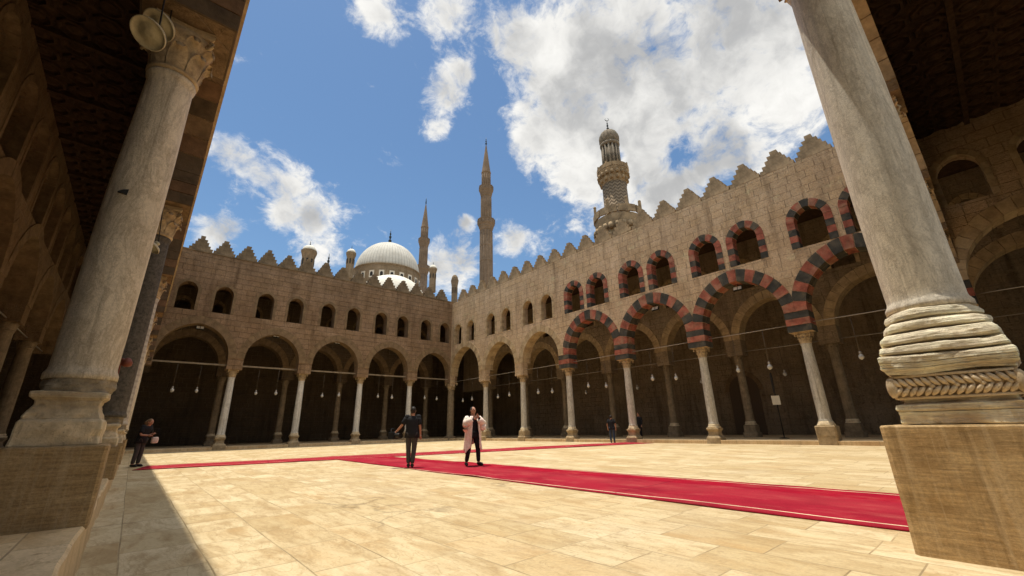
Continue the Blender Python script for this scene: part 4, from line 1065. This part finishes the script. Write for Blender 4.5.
for sg in (-1, 1):
    sh = Vector((sg * .17, .0, 1.40)); el = Vector((sg * .29, -.12, 1.21)); wr = Vector((sg * .12, -.23, 1.36))
    mb.tube([sh, sh.lerp(el, .5), el, el.lerp(wr, .6), wr], [.10, .115, .125, .105, .075], 14)
    mb.tube([el + Vector((0, 0, -.02)), el + Vector((sg * .01, .0, -.16)), el + Vector((sg * .0, .0, -.24))], [.11, .08, .03], 12)
mb.build('cloak_sleeve', 'c_beige', pB)
mb = MB(); mb.lathe([(.20, .93), (.205, .96), (.20, .99)], 24); mb.v = [(x, y * .8, z) for x, y, z in mb.v]; mb.build('belt', 'c_black', pB)
bpy.context.view_layer.update()

# woman at the left kerb
pC, D = person('woman with light hair in a black top and grey trousers standing by the left columns', (-24.45, -16.9, .01), facing_to(.75, -.65), 1.72,
    {'waist': (0, -.03, 1.1), 'chest': (0, -.09, 1.29), 'neck': (0, -.14, 1.44), 'head': (0, -.19, 1.55), 'shL': (.17, -.1, 1.39), 'shR': (-.17, -.1, 1.39), 'elL': (.24, -.14, 1.13), 'wrL': (.10, -.34, 1.16), 'elR': (-.23, -.12, 1.12), 'wrR': (-.10, -.32, 1.1), 'look': (0, -1, -.45)}, 'c_black', 'c_grey', 'hair_l', 'short', True)
bpy.context.view_layer.update()
a, c_ = MB(), MB(); a.lathe([(.06, -.11), (.10, -.10), (.115, 0), (.10, .10), (.06, .11)], 16); a.v = [(x, y * .55, z) for x, y, z in a.v]; c_.tube([(-.1, 0, .14), (-.06, 0, .4), (.06, 0, .4), (.1, 0, .14)], .012, 6)
held('cream handbag hanging at the side of the woman by the left columns', 'bag', 'handbag', world(pC, (.24, -.32, .92)), (('pouch', a, 'c_white'), ('strap', c_, 'c_black')))
# small figures inside the right arcade
person('distant person in black with blue trousers in front of the right arcade', (-.75, -20.75, .0), facing_to(.9, .4), 1.74, {'elL': (.28, .05, 1.14), 'elR': (-.28, .05, 1.14), 'knL': (.12, -.04, .5)}, 'c_black', 'c_blue', 'hair')
person('distant person all in black in the shade just right of the fourth striped column', (1.6, -21.35, .19), facing_to(-.9, .2), 1.72, {}, 'c_black', 'c_black', 'hair', 'long')

# ------------------------------------------------------------------ world: Nishita sky with procedural clouds
SUN = Vector((-.041, .165, 1.0)).normalized()
EL = math.asin(SUN.z); AZ = math.atan2(SUN.x, SUN.y)
W = bpy.data.worlds.new('World'); S.world = W; W.use_nodes = True
t = NT(W.node_tree)
sky = t.n('ShaderNodeTexSky', sky_type='NISHITA', sun_disc=False, sun_elevation=EL, sun_rotation=AZ, altitude=100, air_density=1.15, dust_density=.4, ozone_density=2.5)
dvec = t.n('ShaderNodeTexCoord').outputs['Generated']; dn = t.n('ShaderNodeVectorMath', {0: dvec}, operation='NORMALIZE').outputs[0]
BL = [(0.636, 0.312, 0.706, 0.176), (0.71, 0.188, 0.678, 0.147), (0.519, 0.394, 0.759, 0.12), (0.684, 0.467, 0.56, 0.133), (0.578, 0.534, 0.616, 0.09), (0.769, 0.297, 0.567, 0.129), (0.789, 0.144, 0.597, 0.094), (0.561, 0.467, 0.684, 0.096), (0.787, 0.404, 0.466, 0.062), (0.83, 0.242, 0.502, 0.062), (0.082, 0.862, 0.501, 0.068), (0.033, 0.856, 0.517, 0.043), (0.145, 0.856, 0.496, 0.045), (0.203, 0.879, 0.432, 0.06), (0.146, 0.888, 0.436, 0.034), (0.046, 0.926, 0.374, 0.056), (0.236, 0.903, 0.36, 0.053), (0.373, 0.625, 0.686, 0.056), (0.382, 0.672, 0.634, 0.04), (0.378, 0.576, 0.725, 0.034), (0.311, 0.532, 0.787, 0.056), (0.196, 0.607, 0.771, 0.053), (0.513, 0.771, 0.378, 0.072), (0.603, 0.672, 0.431, 0.053), (0.501, 0.731, 0.464, 0.024), (0.48, 0.805, 0.347, 0.047), (0.753, 0.072, 0.654, 0.086),
      (-.6, .5, .6, .3), (.2, -.6, .75, .4), (-.5, -.5, .6, .35), (.75, -.45, .5, .3), (0.445, 0.475, 0.761, 0.05), (0.826, 0.114, 0.551, 0.061), (0.855, 0.188, 0.484, 0.05), (.12, .1, .98, .42), (-.3, -.75, .45, .3), (-.8, .0, .6, .35)]  # includes unseen clouds overhead and behind, added for fill light
mask = None
for x, y, z, r in BL:
    dist = t.n('ShaderNodeVectorMath', {0: dn, 1: Vector((x, y, z)).normalized()}, operation='DISTANCE').outputs['Value']
    g = t.n('ShaderNodeMapRange', {'Value': dist, 'From Min': r * (1.75 if r > .08 else 1.6), 'From Max': 0.0, 'To Min': 0.0, 'To Max': 1.0}, interpolation_type='SMOOTHSTEP').outputs[0]
    inv = t.math('SUBTRACT', 1.0, t.math('MULTIPLY', g, 1.0 if r > .08 else .88))
    mask = inv if mask is None else t.math('MULTIPLY', mask, inv)
mask = t.math('SUBTRACT', 1.0, mask)
for x, y, z, r in ((0.7725, 0.327, 0.545, .06), (.838, .275, .47, .05), (.70, .43, .57, .03)):     # blue gaps
    dist = t.n('ShaderNodeVectorMath', {0: dn, 1: Vector((x, y, z)).normalized()}, operation='DISTANCE').outputs['Value']
    g = t.n('ShaderNodeMapRange', {'Value': dist, 'From Min': r, 'From Max': 0.0, 'To Min': 0.0, 'To Max': .75}, interpolation_type='SMOOTHSTEP').outputs[0]
    mask = t.math('MULTIPLY', mask, t.math('SUBTRACT', 1.0, g))
wv = t.n('ShaderNodeTexNoise', {'Vector': dn, 'Scale': 11.0, 'Detail': 4}).outputs[1]
dw = t.n('ShaderNodeVectorMath', {0: dn, 1: t.scale(wv, (.07, .07, .05))}, operation='ADD').outputs[0]
n1 = t.noise(dw, 8.5, 9, .60); n2 = t.noise(t.scale(dw, (1, 1, 1.5)), 27.0, 9, .66)
c1 = t.math('SUBTRACT', n1, .5); c2 = t.math('SUBTRACT', n2, .5)
fb = t.math('MULTIPLY_ADD', c2, 1.55, t.math('MULTIPLY', c1, 2.2))
dens = t.math('SUBTRACT', t.math('ADD', t.math('MULTIPLY', mask, 1.15), fb), .50)
cov = t.n('ShaderNodeMapRange', {'Value': dens, 'From Min': -.16, 'From Max': .62}, interpolation_type='SMOOTHSTEP').outputs[0]
low = t.math('SUBTRACT', t.noise(t.n('ShaderNodeVectorMath', {0: dw, 1: (0, 0, -.03)}, operation='ADD').outputs[0], 6.5, 6, .55), .5)
thick = t.n('ShaderNodeMapRange', {'Value': t.math('ADD', t.math('MULTIPLY', mask, .75), t.math('ADD', t.math('MULTIPLY', low, 2.2), t.math('MULTIPLY', c2, .7))), 'From Min': .36, 'From Max': 1.1}, interpolation_type='SMOOTHSTEP').outputs[0]
cc = t.mix(thick, (.97, .97, .965), (.50, .51, .53))
cc = t.mix(1.0, cc, t.ramp(n2, [(.3, .88), (.7, 1.06)]), 'MULTIPLY')
zen = t.n('ShaderNodeMapRange', {'Value': t.xyz(dn)[2], 'From Min': .80, 'From Max': .9, 'To Min': 1.0, 'To Max': 2.7}).outputs[0]   # unseen overhead cloud brightened to lift the shade
back = t.n('ShaderNodeVectorMath', {0: dn, 1: (-.63, -.71, .30)}, operation='DOT_PRODUCT').outputs['Value']
back_fill = t.n('ShaderNodeMapRange', {'Value': back, 'From Min': .0, 'From Max': .4, 'To Min': 1.0, 'To Max': 1.7}).outputs[0]      # unseen cloud behind the camera brightened as fill light
zen = t.math('MULTIPLY', zen, back_fill)
cc = t.mix(1.0, cc, t.comb(zen, t.math('MULTIPLY', zen, .985), t.math('MULTIPLY', zen, .95)), 'MULTIPLY')
skc = t.mix(1.0, sky.outputs[0], (.84, .98, 1.03), 'MULTIPLY')
bg = t.n('ShaderNodeBackground', {'Color': skc, 'Strength': .12})
bc = t.n('ShaderNodeBackground', {'Color': cc, 'Strength': 1.0})
mx = t.n('ShaderNodeMixShader', {0: cov}); t.nt.links.new(bg.outputs[0], mx.inputs[1]); t.nt.links.new(bc.outputs[0], mx.inputs[2])
o = t.n('ShaderNodeOutputWorld'); t.nt.links.new(mx.outputs[0], o.inputs[0])

L = bpy.data.lights.new('sun', 'SUN'); L.energy = 4.9; L.angle = R(.53); L.color = (1, .93, .80)
lo = bpy.data.objects.new('sun', L); COL.objects.link(lo); lo.rotation_euler = SUN.to_track_quat('Z', 'Y').to_euler()

# ------------------------------------------------------------------ camera
cd = bpy.data.cameras.new('camera'); cam = bpy.data.objects.new('camera', cd); COL.objects.link(cam)
rt = Vector((.75595358, -.65428885, -.02098302)); up = Vector((-.19405986, -.2545956, .9473763)); fw = Vector((.62519993, .71210054, .31943366))
cam.matrix_world = Matrix(((rt.x, up.x, -fw.x, -24.747), (rt.y, up.y, -fw.y, -38.364), (rt.z, up.z, -fw.z, 1.08), (0, 0, 0, 1)))
cd.sensor_width = 36; cd.lens = 36 * 413.984 / 1024; cd.clip_start = .05; cd.clip_end = 6000
S.camera = cam
S.view_settings.view_transform = 'Standard'; S.view_settings.look = 'None'; S.view_settings.exposure = 0
S.render.engine = 'CYCLES'; S.cycles.max_bounces = 10; S.cycles.diffuse_bounces = 6; S.cycles.use_denoising = True
